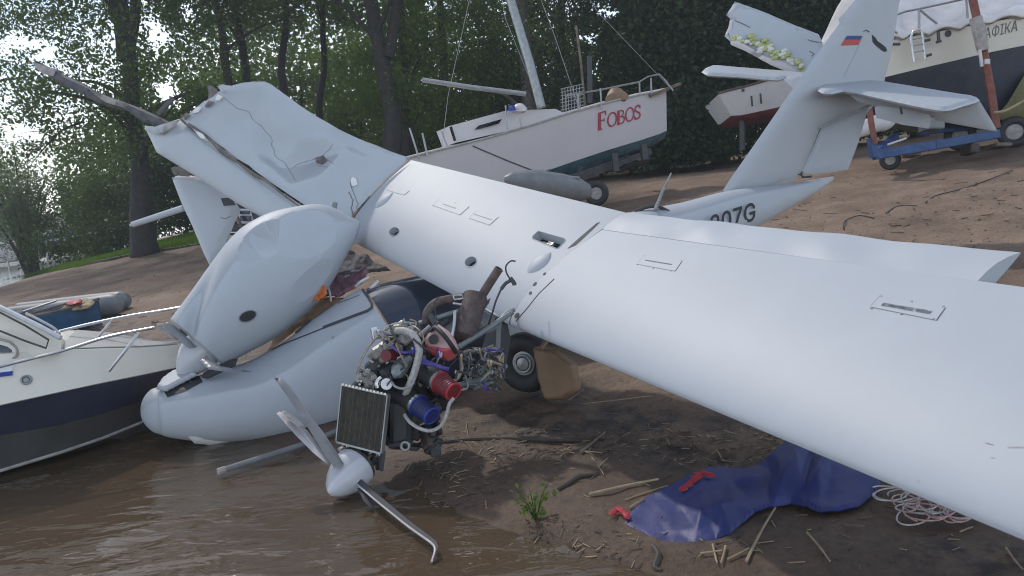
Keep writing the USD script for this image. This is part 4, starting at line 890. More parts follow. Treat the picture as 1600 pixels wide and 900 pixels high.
# coolant bottle
cp = Plane(U(661, 535, 5.25), U(716, 543, 5.2), U(680, 508, 5.3))
ct = PL.part('coolant_bottle', pillow(cp, [(661, 535), (668, 524), (680, 510), (688, 508), (702, 518), (711, 530), (717, 545), (711, 557), (700, 563), (686, 560), (668, 550)], .17, .06, .02), 'coolant_top', en, smooth=60)
PL.part('coolant', pillow(cp, [(661, 538), (673, 540), (690, 541), (716, 545), (711, 558), (700, 563.5), (686, 561), (668, 550)], .176, .06, .02), 'coolant', ct, smooth=60)
PL.part('bottle_strap', tube([U(672, 518, 5.22), U(680, 512, 5.14), U(692, 522, 5.07), U(703, 536, 5.06), U(713, 551, 5.12)], .016, 8, 4), 'black', ct)
q = U(678, 530, 5.16); PL.part('bottle_cap', [cyl(q + FW * .03, q - FW * .05, .034, .032, 18)], 'black_plastic', ct)
PL.part('bottle_strap', tube([U(683, 545, 5.12), U(684, 552, 5.1), U(683, 562, 5.12)], .008, 6, 3), 'purple', ct)
# silencer and exhaust
mu = PL.part('silencer', revolve(U(743, 462, 5.62), U(722, 532, 5.42) - U(743, 462, 5.62), [(0, .06), (.012, .092), (.30, .092), (.36, .085), (.38, .05)]), 'rust', en, smooth=40)
PL.part('tail_pipe', [tube([U(749, 468, 5.6), U(764, 444, 5.56), U(779, 421, 5.52)], [.034, .033, .032], 14), torus(U(779.5, 420.5, 5.52), U(779, 421, 5.52) - U(764, 444, 5.56), .028, .006)], 'rust', mu)
PL.part('exhaust_pipe', tube([U(666, 505, 5.5), U(668, 488, 5.5), U(680, 474, 5.52), U(700, 468, 5.55), U(722, 465, 5.58), U(740, 463, 5.6)], .033, 12, 6), 'rust', en)
PL.part('exhaust_clamp', tube([U(708, 462, 5.5), U(722, 461, 5.48), U(724, 466, 5.48), U(710, 468, 5.5), U(708, 462, 5.5)], .006, 6), 'chrome', en)
PL.part('exhaust_clamp', tube([U(708, 474, 5.5), U(722, 476, 5.48)], .01, 6), 'chrome', en)
PL.part('mount_lug', pillow(Plane(U(752, 478, 5.6), U(767, 466, 5.6), U(765, 480, 5.55)), [(750, 480), (760, 470), (767, 465), (764, 474), (757, 483)], .03, .01, .02), 'rust', en)
# tubular mount
for pts, r, m in (([(655, 505, 5.5), (700, 491, 5.5), (738, 480, 5.55)], .017, 'green_tube'), ([(715, 543, 5.3), (760, 515, 5.5), (800, 488, 5.68)], .02, 'green_tube'), ([(803, 484, 5.7), (790, 491, 5.66), (781, 504, 5.62), (779, 525, 5.6), (778, 546, 5.6)], .017, 'green_tube'), ([(756, 482, 5.6), (772, 491, 5.62), (786, 500, 5.66)], .013, 'chrome'),
        ([(711, 486, 5.45), (710, 505, 5.4), (706, 528, 5.32)], .013, 'chrome'), ([(703, 556, 5.3), (740, 550, 5.4), (775, 545, 5.55)], .014, 'green_tube'), ([(700, 605, 5.3), (745, 595, 5.4), (790, 572, 5.65)], .02, 'green_tube'), ([(752, 508, 5.55), (745, 496, 5.5)], .012, 'steel'), ([(780, 545, 5.6), (786, 560, 5.6), (785, 590, 5.6)], .02, 'seam'), ([(672, 492, 5.45), (690, 520, 5.4)], .022, 'seam'), ([(700, 500, 5.5), (672, 520, 5.45)], .024, 'seam')):
    PL.part('mount_tube', tube([U(*p) for p in pts], r, 10, 5 if len(pts) > 2 else 0), m, en)
PL.part('skid_plate', pillow(Plane(U(732, 607, 5.35), U(786, 590, 5.55), U(760, 606, 5.4)), [(728, 608), (745, 600), (786, 587), (792, 590), (772, 598), (740, 610)], .02, .01, .03), 'green_tube', en)
PL.part('firewall', pillow(Plane(U(770, 520, 5.85), U(800, 500, 5.9), U(780, 590, 5.75)), [(760, 520), (792, 500), (798, 530), (790, 575), (770, 590), (745, 570)], .03, .02, .03), 'seam', en)
for k in range(60):
    x, y = rng.uniform(596, 700), rng.uniform(520, 690)
    if y > 640 and x > 680: continue
    c = U(x, y, 5.28 + rng.uniform(-.06, .1)); R = unit(rng.normal(size=3)); S = unit(np.cross(R, rng.normal(size=3))); s = rng.uniform(.02, .05)
    PL.part('engine_fitting', box(c, R * s * 1.6, S * s, np.cross(R, S) * s * .8, s * .25) if k % 3 else cyl(c - R * s * 1.6, c + R * s * 1.6, s * .55, s * .55, 10), ['black_plastic', 'alu_dark', 'black', 'alu_dark', 'rust', 'black_plastic'][k % 6], en)
# hoses and wires
def hose(pts, r, m, name='hose'): PL.part(name, tube([U(*p) for p in pts], r, 8, 6), m, en)
hose([(620, 517, 5.1), (634, 517, 5.02), (648, 526, 4.98), (655, 545, 4.97), (652, 566, 4.97), (644, 592, 4.99), (636, 610, 5.03), (632, 620, 5.08)], .024, 'hose', 'braided_hose')
hose([(632, 648, 5.0), (640, 659, 4.95), (655, 669, 4.92), (672, 673, 4.92), (688, 666, 4.9), (697, 650, 4.88), (702, 632, 4.87), (709, 622, 4.88)], .012, 'hose', 'breather_hose')
hose([(612, 597, 5.0), (618, 604, 4.97), (630, 607, 4.96), (644, 600, 4.96), (649, 585, 4.98), (650, 572, 5.0)], .008, 'wire_grey')
hose([(560, 590, 5.12), (562, 570, 5.1), (575, 545, 5.1), (592, 523, 5.12), (610, 508, 5.15), (632, 504, 5.15), (648, 505, 5.2)], .006, 'wire_grey', 'wire')
hose([(556, 585, 5.1), (566, 556, 5.1), (584, 532, 5.1), (604, 514, 5.12), (628, 509, 5.12), (646, 512, 5.15), (650, 503, 5.2), (640, 499, 5.2)], .005, 'wire_tan', 'wire')
hose([(612, 540, 5.08), (622, 548, 5.05), (634, 551, 5.04), (644, 549, 5.06)], .011, 'purple'); hose([(650, 558, 5.05), (668, 566, 5.03), (690, 574, 5.02), (700, 577, 5.05)], .014, 'purple'); hose([(652, 566, 5.02), (672, 570, 5.0), (688, 571, 5.05)], .009, 'purple'); hose([(645, 528, 5.0), (649, 540, 5.0), (645, 552, 5.02)], .010, 'purple')
hose([(700, 600, 5.0), (716, 590, 5.0), (722, 575, 5.1), (720, 560, 5.2), (727, 549, 5.3), (748, 548, 5.4), (770, 540, 5.5)], .010, 'wire_tan'); hose([(640, 506, 5.2), (655, 516, 5.1), (662, 530, 5.08), (656, 542, 5.08)], .006, 'wire_tan', 'wire')
hose([(805, 408, 5.5), (798, 408, 5.46), (791, 415, 5.44), (791, 425, 5.44), (797, 436, 5.46)], .006, 'seam', 'wire'); hose([(797, 434, 5.46), (803, 442, 5.46), (804, 446, 5.46)], .016, 'seam'); hose([(798, 438, 5.46), (790, 443, 5.46), (783, 452, 5.46)], .013, 'seam'); hose([(783, 452, 5.46), (775, 470, 5.47), (769, 490, 5.5), (763, 508, 5.55)], .007, 'seam', 'wire')
for k in range(46):
    p = np.array([rng.uniform(715, 778), rng.uniform(545, 605), rng.uniform(5.2, 5.5)]); pts = [p]
    for j in range(4): p = p + np.array([rng.normal() * 12, rng.normal() * 12, rng.normal() * .05]); p[0] = np.clip(p[0], 712, 786); p[1] = np.clip(p[1], 545, 608); pts.append(p)
    hose(pts, rng.uniform(.004, .010), ['wire_tan', 'wire_grey', 'seam', 'green_tube', 'steel', 'seam', 'purple' if k < 14 else 'seam'][k % 7], 'wire')
for k in range(22):
    p = np.array([rng.uniform(590, 700), rng.uniform(505, 600), rng.uniform(5.02, 5.15)]); pts = [p]
    for j in range(3): p = p + np.array([rng.normal() * 11, rng.normal() * 10, rng.normal() * .03]); pts.append(p)
    hose(pts, rng.uniform(.004, .008), ['seam', 'wire_grey', 'seam', 'wire_tan', 'black'][k % 5], 'wire')
for k in range(26):
    x, y = rng.uniform(535, 592), rng.uniform(694, 722); y = max(y, 690 + (x - 528) * .25 + 4); c = U(x, y, 5.1 + rng.uniform(0, .12)); R = unit(rng.normal(size=3)); S = unit(np.cross(R, rng.normal(size=3))); s = rng.uniform(.01, .03)
    PL.part('engine_fitting', box(c, R * s * 2, S * s, np.cross(R, S) * s * .6, s * .2), ['alu', 'black_plastic', 'alu_dark', 'seam', 'chrome'][k % 5], en)
for k in range(16):
    x, y = rng.uniform(610, 680), rng.uniform(640, 700); c = U(x, y, 5.2 + rng.uniform(0, .12)); R = unit(rng.normal(size=3)); S = unit(np.cross(R, rng.normal(size=3))); s = rng.uniform(.015, .04)
    PL.part('engine_fitting', box(c, R * s * 2, S * s, np.cross(R, S) * s * .6, s * .2), ['seam', 'alu_dark', 'black_plastic'][k % 3], en)
hose([(600, 705, 5.0), (598, 720, 5.0), (596, 735, 5.02)], .012, 'seam'); hose([(608, 697, 5.1), (625, 694, 5.08), (640, 692, 5.06)], .018, 'seam')
PL.part('shackle', torus(U(633, 697, 5.05), -FW, .026, .010), 'steel', en)
# propeller
pc = U(557, 727, 5.06); pax = unit(U(513, 771, 4.86) - U(560, 722, 5.08))
pr = PL.part('spinner', revolve(pc, pax, [(0, .137), (.01, .139), (.06, .136), (.12, .124), (.18, .100), (.23, .066), (.262, .03), (.272, .002)]), 'spinner', smooth=60)
PL.part('spinner_plate', revolve(pc - pax * .02, pax, [(0, .135), (.018, .135)]), 'alu_dark', pr)
b1 = Plane(U(540, 725, 4.9), U(430, 590, 5.3), U(452, 592, 5.32))
PL.part('propeller_blade', pillow(b1, [(428, 590), (440, 591), (452, 602), (478, 640), (505, 675), (524, 703), (537, 724), (532, 731), (522, 731), (508, 712), (486, 676), (462, 638)], .022, .02, .025), 'gray_blade', pr, label='upright grey propeller blade')
b2 = Plane(U(528, 725, 4.95), U(436, 645, 5.15), U(455, 640, 5.25))
PL.part('propeller_blade', pillow(b2, [(432, 646), (440, 641), (458, 655), (480, 672), (500, 700), (520, 722), (512, 726), (490, 708), (462, 680)], .022, .02, .025), 'hull_white', pr, label='pale blade behind the upright one')
PL.part('blade_tip', pillow(Plane(U(438, 642, 5.1), U(470, 662, 5.05), U(455, 638, 5.2)), [(437, 642), (448, 641), (462, 650), (480, 668), (470, 668), (455, 656)], .02, .01, .02), 'gray_blade', pr)
b3 = [U(557, 754, 4.93), U(585, 778, 4.72), U(612, 800, 4.52), U(640, 822, 4.33), U(660, 836, 4.2), U(676, 848, 4.1), U(680, 858, 4.04), U(675, 876, 3.98)]
PL.part('propeller_blade', [loft([np.array([p + RT * w * .5 + UP * w * .45, p + RT * w * .5 + UP * w * .45 - FW * .012, p - FW * .02, p - RT * .006, p + FW * .01]) for p, w in zip(spline(b3, 4), np.linspace(.055, .022, 29))])], 'seam', pr, label='splintered blade lying in the water')
PL.part('blade_edge', tube(spline(np.array(b3) - FW * .02, 4), .006, 6), 'blade_edge', pr)
PL.part('blade_shard', pillow(Plane(U(562, 765, 4.85), U(583, 795, 4.7), U(580, 780, 4.8)), [(558, 762), (566, 763), (580, 778), (585, 794), (580, 795), (568, 782)], .016, .01, .02), 'seam', pr)
# ================================================================ boats
class Mirror:
    """a boat from its near side: the far side is the near one mirrored in the upright plane of its keel"""
    def __init__(s, near_pt, bow, half):
        h = unit((bow - near_pt) * [1, 1, 0])
        for _ in range(30):
            p = np.array([-h[1], h[0], 0]); p = p if p @ FW > 0 else -p
            h = unit((bow - (near_pt + p * half)) * [1, 1, 0])
        s.o, s.h, s.p = bow, h, p
    def off(s, P): return (np.asarray(P) - s.o) @ s.p
    def far(s, P): P = np.asarray(P); return P - 2 * s.off(P)[..., None] * s.p
    def mid(s, P): P = np.asarray(P); return P - s.off(P)[..., None] * s.p
def clampn(mr, P, e=.01):
    P = np.array(P); o = mr.off(P); return P + np.where(o > -e, -(o + e), 0)[..., None] * mr.p
def strip(rows):
    """open sheet between rows of points, made solid by thickness later"""
    R = np.array(rows); k, n = R.shape[:2]; i = np.arange(k * n).reshape(k, n)
    return trimesh.Trimesh(R.reshape(-1, 3), np.vstack([np.c_[i[:-1, :-1].ravel(), i[:-1, 1:].ravel(), i[1:, 1:].ravel()], np.c_[i[:-1, :-1].ravel(), i[1:, 1:].ravel(), i[1:, :-1].ravel()]]), process=False)
def hull_part(mr, rows_near, a, b):
    """closed band of the hull between two near-side lines: near, bottom centre and far side"""
    rings = []
    for r in rows_near:
        top, low = r[a], r[b]; ring = [top, low, mr.mid(low), mr.far(low), mr.far(top), mr.mid(top)]
        rings.append(ring)
    return loft(rings)
# ---- motorboat at the left
bow = U(287, 556, 7.25)
st = []
for x, d, yd, yk, yr, yb, yc in ((-420, 5.5, 575, 690, 726, 800, 860), (-220, 5.65, 570, 652, 682, 740, 800), (0, 5.95, 553, 608, 632, 680, 735), (95, 6.15, 548, 592, 611, 663, 706), (160, 6.4, 545, 581, 597, 646, 684), (220, 6.75, 543, 572, 585, 626, 660), (258, 7.0, 540, 566, 577, 606, 628), (278, 7.18, 536, 563, 573, 590, 605), (286, 7.24, 533, 561, 571, 582, 590)):
    st.append([U(x, yd, d + .12), U(x, yk, d + .02), U(x, yr, d), U(x, yb, d + .10), U(x, yc, d + .22)])
mr = Mirror(st[2][2], bow, .85)
st = [clampn(mr, r) for r in st]
MB = Thing('motorboat', 'cream motorboat with a dark hull and steel bow rails at the left', 'motorboat', mr.mid(st[3][4]))
M['navy'] = mat('navy_hull', (.022, .024, .040), .35, .15, 5, coat=.3)
M['hull_grey'] = mat('dark_grey_bottom', (.05, .048, .047), .5, .15, 5)
hl = MB.part('hull', hull_part(mr, [[s[2] + [0, 0, -.002], s[3]] for s in st], 0, 1), 'navy', smooth=50)
MB.part('hull_bottom', loft([[s[3] + [0, 0, -.002], s[4], mr.mid(s[4]) + [0, 0, -.22], mr.far(s[4]), mr.far(s[3])] for s in st]), 'hull_grey', hl, smooth=30)
MB.part('chine_rail', tube([s[4] - mr.p * .01 for s in st], .014, 6), 'spar_pale', hl)
dk = MB.part('topsides', loft([[s[0], s[1], s[2] - mr.p * .02, s[2] + [0, 0, -.01], mr.far(s[2]), mr.far(s[1]), mr.far(s[0])] for s in st]), 'cream', smooth=25)
MB.part('foredeck', loft([[mixp(s[0], mr.mid(s[0]), .08) + [0, 0, .004], mixp(s[0], mr.mid(s[0]), .08) + [0, 0, .012], mr.mid(s[0]) + [0, 0, .03], mr.far(mixp(s[0], mr.mid(s[0]), .08)) + [0, 0, .012], mr.far(mixp(s[0], mr.mid(s[0]), .08)) + [0, 0, .004]] for s in st[3:-1]]), 'deck_grey', dk, smooth=30)
cabp = [(-330, 330), (-120, 425), (0, 477), (60, 506), (96, 527), (95, 549), (40, 562), (-330, 620)]
cn = [U(x, y, 6.12 + (.04 if x > -50 else 0)) for x, y in cabp]; cf = [U(x + 8, y + 8, 6.9) for x, y in cabp]
cab = MB.part('cabin', loft([cn, cf]), 'cream', smooth=30)
wp = Plane(cn[2], cn[4], cn[6])
wind = pillow(wp, [(-330, 350), (-120, 447), (0, 491), (40, 512), (73, 533), (70, 541), (40, 531), (0, 515), (-120, 475), (-330, 400)], .02, .008, .08); MB.part('windscreen', wind, 'glass_dark', cab)
MB.part('windscreen_frame', tube([U(x, y, 6.08) for x, y in ((-330, 335), (-120, 430), (0, 480), (60, 509), (95, 528))], .022, 8), 'chrome', cab)
MB.part('windscreen_frame', tube([U(x, y, 6.09) for x, y in ((-120, 470), (0, 488), (40, 509), (76, 531), (72, 544), (40, 533), (0, 517))], .008, 6), 'seam', cab)
MB.part('cabin_window', pillow(wp, [(-120, 500), (0, 533), (16, 539), (24, 547), (21, 556), (0, 560), (-120, 590)], .03, .015, .08), 'glass_dark', cab)
MB.part('window_rubber', tube([U(x, y, 6.10) for x, y in ((-120, 497), (0, 530), (17, 536), (27, 547), (23, 559), (0, 563))], .01, 6, 3), 'spar_pale', cab)
sidem = loft([[s[0], s[1], s[2] - mr.p * .02, s[2] + [0, 0, -.01], mr.far(s[2]), mr.far(s[1]), mr.far(s[0])] for s in st])
MB.part('sticker', decal(sidem, [(-12, 570), (20, 566), (20, 582), (-12, 586)], .004, 5), 'flag_white', dk, smooth=False)
MB.part('sticker_stripe', decal(sidem, [(-12, 584), (20, 580), (20, 587), (-12, 591)], .007, 5), 'blue_bright', dk, smooth=False)
q, n = castn(sidem, 41, 594); MB.part('vent', [torus(q + n * .006, n, .034, .008), cyl(q, q + n * .008, .03, .02, 16)], 'steel', dk)
for pts, r in (([(-150, 614, 5.75), (0, 573, 5.9), (95, 549, 6.03), (170, 526, 6.18), (241, 512, 6.35)], .013), ([(170, 580, 6.2), (196, 548, 6.2), (217, 519, 6.25)], .013), ([(84, 520, 6.85), (120, 511, 6.9), (155, 503, 6.95), (205, 493, 7.0), (250, 486, 7.02), (285, 480, 7.05)], .013), ([(153, 527, 6.95), (165, 513, 6.95), (175, 499, 6.97)], .012), ([(40, 489, 6.7), (60, 499, 6.75), (82, 511, 6.8), (92, 520, 6.82), (93, 527, 6.85)], .011)):
    MB.part('bow_rail', tube([U(*p) for p in pts], r, 8, 4), 'chrome', dk)
# ---- blue rowing boat and grey inflatable on the sand
def small_boat(t, o, h, p, L, W, Hh, m, inner, rim):
    sec = [(-.5, .72, 1.0), (-.25, .95, .95), (0, 1, .93), (.25, .8, .98), (.42, .38, 1.1), (.5, .04, 1.2)]
    S = lambda x, w, z, k, b: o + h * L * x + p * W / 2 * w * k + np.array([0, 0, Hh * z * b])
    outer = [[S(x, w, z, -1, 1), S(x, w, z, -.78, .25), S(x, w, z, 0, 0), S(x, w, z, .78, .25), S(x, w, z, 1, 1), S(x, w, z, .9, 1), S(x, w, z, .66, .35), S(x, w, z, 0, .14), S(x, w, z, -.66, .35), S(x, w, z, -.9, 1)] for x, w, z in sec]
    k = t.part('hull', loft(outer), m, smooth=30)
    for sgn in (-1, 1): t.part('gunwale', tube([S(x, w, z, sgn * .95, 1.01) for x, w, z in sec], .03, 6), rim, k)
    for x in (-.2, .12): t.part('thwart', box(S(x, .9, .95, 0, .75), h * .12, p * W * .4, np.array([0, 0, .012])), inner, k)
    t.part('foredeck', loft([[S(x, w * .97, z, -1, 1.0), S(x, w, z, 0, 1.06), S(x, w * .97, z, 1, 1.0), S(x, w, z, 0, .95)] for x, w, z in sec[3:]]), inner, k)
M['boat_blue'] = mat('boat_blue', (.02, .07, .14), .45, .25, 5, .1, 30); M['boat_lightblue'] = mat('boat_lightblue', (.04, .16, .30), .5, .2, 6)
ro = G(88, 522); ro = on_ground(ro[0], ro[1]); _b = G(160, 508); rh = unit((_b - ro) * [1, 1, 0]); rpp = np.array([-rh[1], rh[0], 0]); ro = _b - rh * 1.25; ro = on_ground(ro[0], ro[1])
ROD = PX(ro)[2]
RB = Thing('rowing_boat', 'small blue rowing boat on the sand behind the motorboat', 'rowing boat', ro); small_boat(RB, ro, rh, rpp, 2.5, 1.05, .46, 'boat_blue', 'boat_lightblue', 'wood')
for i, (a_, b_, m, lab) in enumerate((((30, 489), (88, 470), 'steel', 'grey metal oar lying across the blue rowing boat, the rear one'), ((40, 492), (112, 472), 'wood', 'wooden oar lying across the blue rowing boat, the front one'))):
    p, q = U(*a_, ROD - .3), U(*b_, ROD); o_ = Thing('oar', lab, 'oar', (p + q) / 2, 'oars on the rowing boat'); o_.part('shaft', tube([p, q], .018, 8), m); o_.part('blade', box(p - unit(q - p) * .15, unit(q - p) * .2, UP * .05, FW * .01, .004), m)
solo('red_cushion', 'bright red cloth lying in the blue rowing boat', 'cloth', pillow(Plane(U(102, 475, ROD), U(128, 469, ROD), U(115, 470, ROD + .3)), [(101, 475), (112, 470), (128, 468), (126, 472), (112, 476)], .05, .03, .03), 'red_bright')
solo('brown_net', 'brown heap of netting in the bow of the blue rowing boat', 'net', pillow(Plane(U(100, 485, ROD), U(150, 472, ROD), U(125, 472, ROD + .3)), [(98, 485), (112, 477), (138, 470), (150, 474), (140, 482), (115, 487)], .08, .06, .03, lambda P: meshkit.fbm(np.c_[P * 9, 0 * P[:, 0]], 3, 8) * .06), 'reed')
io = G(172, 492); io = on_ground(io[0], io[1], .2); IB = Thing('inflatable_boat', 'grey inflatable boat behind the blue rowing boat', 'inflatable boat', io - [0, 0, .2])
ih = unit((G(190, 488) - G(110, 503)) * [1, 1, 0]); ip = np.array([-ih[1], ih[0], 0])
def it(s, k, z=0): return io + ih * s + ip * k + np.array([0, 0, z])
tb = IB.part('tube', tube([it(-1.9, -.3), it(-1.2, -.3), it(-.4, -.28), it(.15, -.22, .02), it(.3, -.2, .02), it(.38, -.2, .02)], [.2, .21, .22, .215, .16, .03], 16, 5), 'grey_pvc', smooth=60)
IB.part('tube', tube([it(-1.9, .42), it(-1.2, .42), it(-.4, .38), it(.1, .3, .02), it(.2, .25, .02), it(.26, .2, .02)], [.2, .21, .22, .2, .14, .03], 16, 5), 'grey_pvc', smooth=60)
IB.part('floor', box(it(-1.0, .05, -.05), ih * .9, ip * .3, np.array([0, 0, .03]), .01), 'grey_pvc')
# ---- sailboat with its name on the bow
bow = U(1043, 175, 19.1); fst = []
for x, d, ys, yw, yb in ((600, 16.0, 258, 330, 352), (680, 16.3, 237, 318, 338), (760, 16.8, 217, 303, 322), (830, 17.25, 197, 275, 292), (890, 17.7, 177.5, 254, 272), (950, 18.2, 161, 234, 248), (1000, 18.7, 149, 219, 229), (1030, 19.0, 144, 209, 214), (1041, 19.15, 142, 204, 206)):
    tp = min(1.0, max(0, 1046 - x) / 120.0); fst.append([U(x, ys, d), U(x + 1, yw, d + .22 * tp), U(x + 1, yb, d + .5 * tp)])
fm_ = Mirror(fst[0][0], bow + FW * .15, 1.2); fst = [clampn(fm_, s) for s in fst]
FB = Thing('sailboat', 'white sailboat with red lettering on its bow, standing on the beach under the trees', 'sailboat', fm_.mid(fst[3][2]) * [1, 1, 0] + [0, 0, .9])
M['antifoul'] = mat('blue_antifouling', (.035, .075, .10), .6, .35, 4); M['hull_fobos'] = painted('hull_fobos', (.47, .44, .45), .5, .5, .1)
fh_m = loft([[s[0], s[1], fm_.far(s[1]), fm_.far(s[0])] for s in fst])
fh = FB.part('hull', fh_m, 'hull_fobos', smooth=40)
FB.part('bottom', loft([[s[1] + [0, 0, -.003], s[2], fm_.mid(s[2]) + [0, 0, -.15], fm_.far(s[2]), fm_.far(s[1]) + [0, 0, -.003]] for s in fst]), 'antifoul', fh, smooth=40)
M['stain'] = mat('rust_stain', (.42, .37, .33), .7, .25, 6)
for i in range(5):
    a_ = [(1000 - i * 32 - 30, 0), (1000 - i * 32, 0)]
FB.part('toe_rail', tube([s[0] + [0, 0, .015] for s in fst], .03, 6), 'spar_pale', fh)
FB.part('rub_line', decal(fh_m, ribbon([(738, 228), (790, 250), (836, 268)], 2), .01, 6), 'seam', fh, smooth=False)
M['letter_red'] = mat('red_lettering', (.30, .025, .05), .5)
fpl = None
def serif(ch):
    """strokes of a letter with serifs in a unit box, as (points, width)"""
    L = {'F': [([(.15, 0), (.15, 1)], .14), ([(.0, 0), (.34, 0)], .06), ([(.0, 1), (.62, 1)], .07), ([(.62, 1.02), (.62, .78)], .06), ([(.15, .52), (.5, .52)], .06), ([(.5, .62), (.5, .4)], .05)],
         'O': [([(.38 + .36 * math.cos(t), .5 + .5 * math.sin(t)) for t in np.linspace(0, 2 * math.pi, 25)], .085), ([(.04, .3), (.02, .5), (.04, .7)], .1), ([(.72, .3), (.74, .5), (.72, .7)], .1)],
         'B': [([(.13, 0), (.13, 1)], .14), ([(0, 1), (.35, 1), (.55, .9), (.57, .72), (.4, .54), (.13, .52)], .075), ([(.35, .53), (.6, .45), (.66, .25), (.56, .06), (.35, 0), (0, 0)], .085)],
         'S': [([(.58, .78), (.5, .96), (.3, 1.0), (.1, .9), (.07, .7), (.25, .56), (.5, .42), (.6, .24), (.5, .06), (.28, 0), (.1, .06), (.03, .26)], .1), ([(.58, 1.0), (.58, .74)], .05), ([(.03, 0), (.03, .28)], .05)]}
    return L[ch]
LET = {0: (934, 14, 26), 1: (949, 13.5, 21), 2: (964, 12.5, 20.5), 3: (977, 12.5, 20.5), 4: (990.5, 11.5, 20.5)}; li = -1
for ch in 'FOBOS':
    li += 1; xc, w, hh = LET[li]
    polys = []
    base = 203.5 - (xc - 934) * .29; sl = -.29
    for pts, wd in serif(ch):
        pl = LineString(pts).buffer(wd * .68, cap_style='flat')
        polys.append(pl)
    u_ = shapely.union_all(polys).simplify(.01)
    for g_ in (u_.geoms if u_.geom_type == 'MultiPolygon' else [u_]):
        co = [(xc + x * w / .72, base + sl * (x * w / .72) - y * hh) for x, y in g_.exterior.coords]
        ho = [[(xc + x * w / .72, base + sl * (x * w / .72) - y * hh) for x, y in r.coords] for r in g_.interiors]
        pg = Polygon(co, ho); vv, ff = trimesh.creation.triangulate_polygon(pg, engine='earcut') if False else (None, None)
        P = []; pc_ = np.array(co[:-1]); 
        # triangulate with holes by Delaunay of the outline points
        pts = np.vstack([np.array(co[:-1])] + [np.array(h[:-1]) for h in ho]); T = Delaunay(pts).simplices; c = pts[T].mean(1); T = T[shapely.contains_xy(pg, c[:, 0], c[:, 1])]
        A = pts[T]; ar = (A[:, 1, 0] - A[:, 0, 0]) * (A[:, 2, 1] - A[:, 0, 1]) - (A[:, 2, 0] - A[:, 0, 0]) * (A[:, 1, 1] - A[:, 0, 1]); T[ar > 0] = T[ar > 0][:, ::-1]
        V = np.array([(lambda c: c[0] + c[1] * .012)(castn(fh_m, x, y)) for x, y in pts])
        FB.part('name_letter', trimesh.Trimesh(V, T, process=False), 'letter_red', fh, smooth=False)
FB.part('deck', loft([[fm_.far(s[0]) + [0, 0, .01], s[0] + [0, 0, .01], fm_.mid(s[0]) + [0, 0, .08]] for s in fst]), 'hull_white', fh, smooth=50)
cp_ = [(702, 197), (790, 173), (868, 170), (884, 178), (800, 203), (712, 223)]
cn2 = [U(x, y, 17.1 + (x - 700) * .004) for x, y in cp_]
cb_ = FB.part('cabin', loft([cn2, [p + fm_.p * 1.3 for p in cn2]]), 'hull_white', smooth=20)
FB.part('cabin_window', pillow(Plane(cn2[0] - FW * .1, cn2[1] - FW * .1, cn2[4] - FW * .1), [(741, 203), (748, 196), (784, 186), (780, 193), (752, 201)], .1, .02, .1), 'glass_dark', cb_)
FB.part('cabin_door', pillow(Plane(cn2[0] - FW * .1, cn2[1] - FW * .1, cn2[5] - FW * .1), [(702, 199), (706, 197), (713, 219), (709, 221)], .12, .02, .1), 'seam', cb_)
mast = [U(846, 168, 17.4), U(828, 100, 17.4), U(795, -10, 17.4), U(760, -130, 17.4)]
ma = FB.part('mast', tube(mast, [.105, .105, .10, .08], 12), 'steel')
FB.part('boom', tube([U(660, 125, 17.0), U(740, 137, 17.0), U(822, 147, 17.0)], .055, 10), 'steel')
for pts in ([(846, 168), (790, 30), (762, -120)], [(690, 235), (700, 150), (760, -120)], [(1050, 140), (935, 20), (845, -120)], [(905, 170), (868, 60), (800, -120)]):
    FB.part('stay', tube([U(x, y, 17.5 if x < 1000 else 18.8) for x, y in pts], .006, 4), 'wire_grey', ma)
FB.part('bowsprit', bar(U(1015, 150, 18.8), U(1062, 131, 19.0), .14, .07), 'wood', fh)
for pts, d in (([(1000, 156), (999, 128), (1012, 120), (1030, 116), (1040, 126), (1052, 142)], 18.8), ([(1018, 150), (1017, 122)], 18.8), ([(885, 184), (884, 150), (940, 140), (999, 128)], 18.2), ([(905, 180), (903, 147)], 18.0), ([(700, 232), (690, 205)], 16.5), ([(793, 203), (790, 165)], 17.1), ([(815, 200), (812, 185)], 17.1), ([(655, 248), (640, 200)], 16.2), ([(668, 244), (660, 208)], 16.2), ([(940, 170), (938, 138)], 18.0)):
    FB.part('rail', tube([U(x, y, d) for x, y in pts], .022, 6), 'steel', fh)
FB.part('anchor_post', bar(U(922, 160, 18.3), U(921, 88, 18.3), .09, .09), 'seam', fh)
FB.part('flag_pole', tube([U(914, 165, 18.2), U(908, 100, 18.2), U(900, 40, 18.2)], .03, 6), 'wood', fh)
for k in range(7):
    FB.part('safety_net', tube([U(880 + k * 4.5, 176 - k, 18.1), U(878 + k * 4.5, 138 - k, 18.1)], .008, 4), 'wire_grey', fh)
    FB.part('safety_net', tube([U(876, 172 - k * 5.5, 18.1), U(912, 164 - k * 5.5, 18.1)], .008, 4), 'wire_grey', fh)
solo('hatch_cover', 'tan canvas bundle lying on the foredeck of the white sailboat', 'canvas', pillow(Plane(U(940, 162, 18.4), U(985, 150, 18.6), U(960, 142, 18.9)), [(944, 162), (950, 149), (961, 143), (974, 147), (984, 152), (978, 158)], .25, .15, .08, lambda P: meshkit.fbm(np.c_[P * 3, 0 * P[:, 0]], 3, 8) * .1), 'tan')
solo('canvas_bag', 'white bag with a blue patch on the sailboat cabin roof', 'bag', pillow(Plane(U(792, 172, 17.2), U(830, 165, 17.3), U(810, 160, 17.6)), [(795, 173), (803, 167), (817, 164), (824, 169), (822, 174)], .2, .15, .08), 'hull_white')
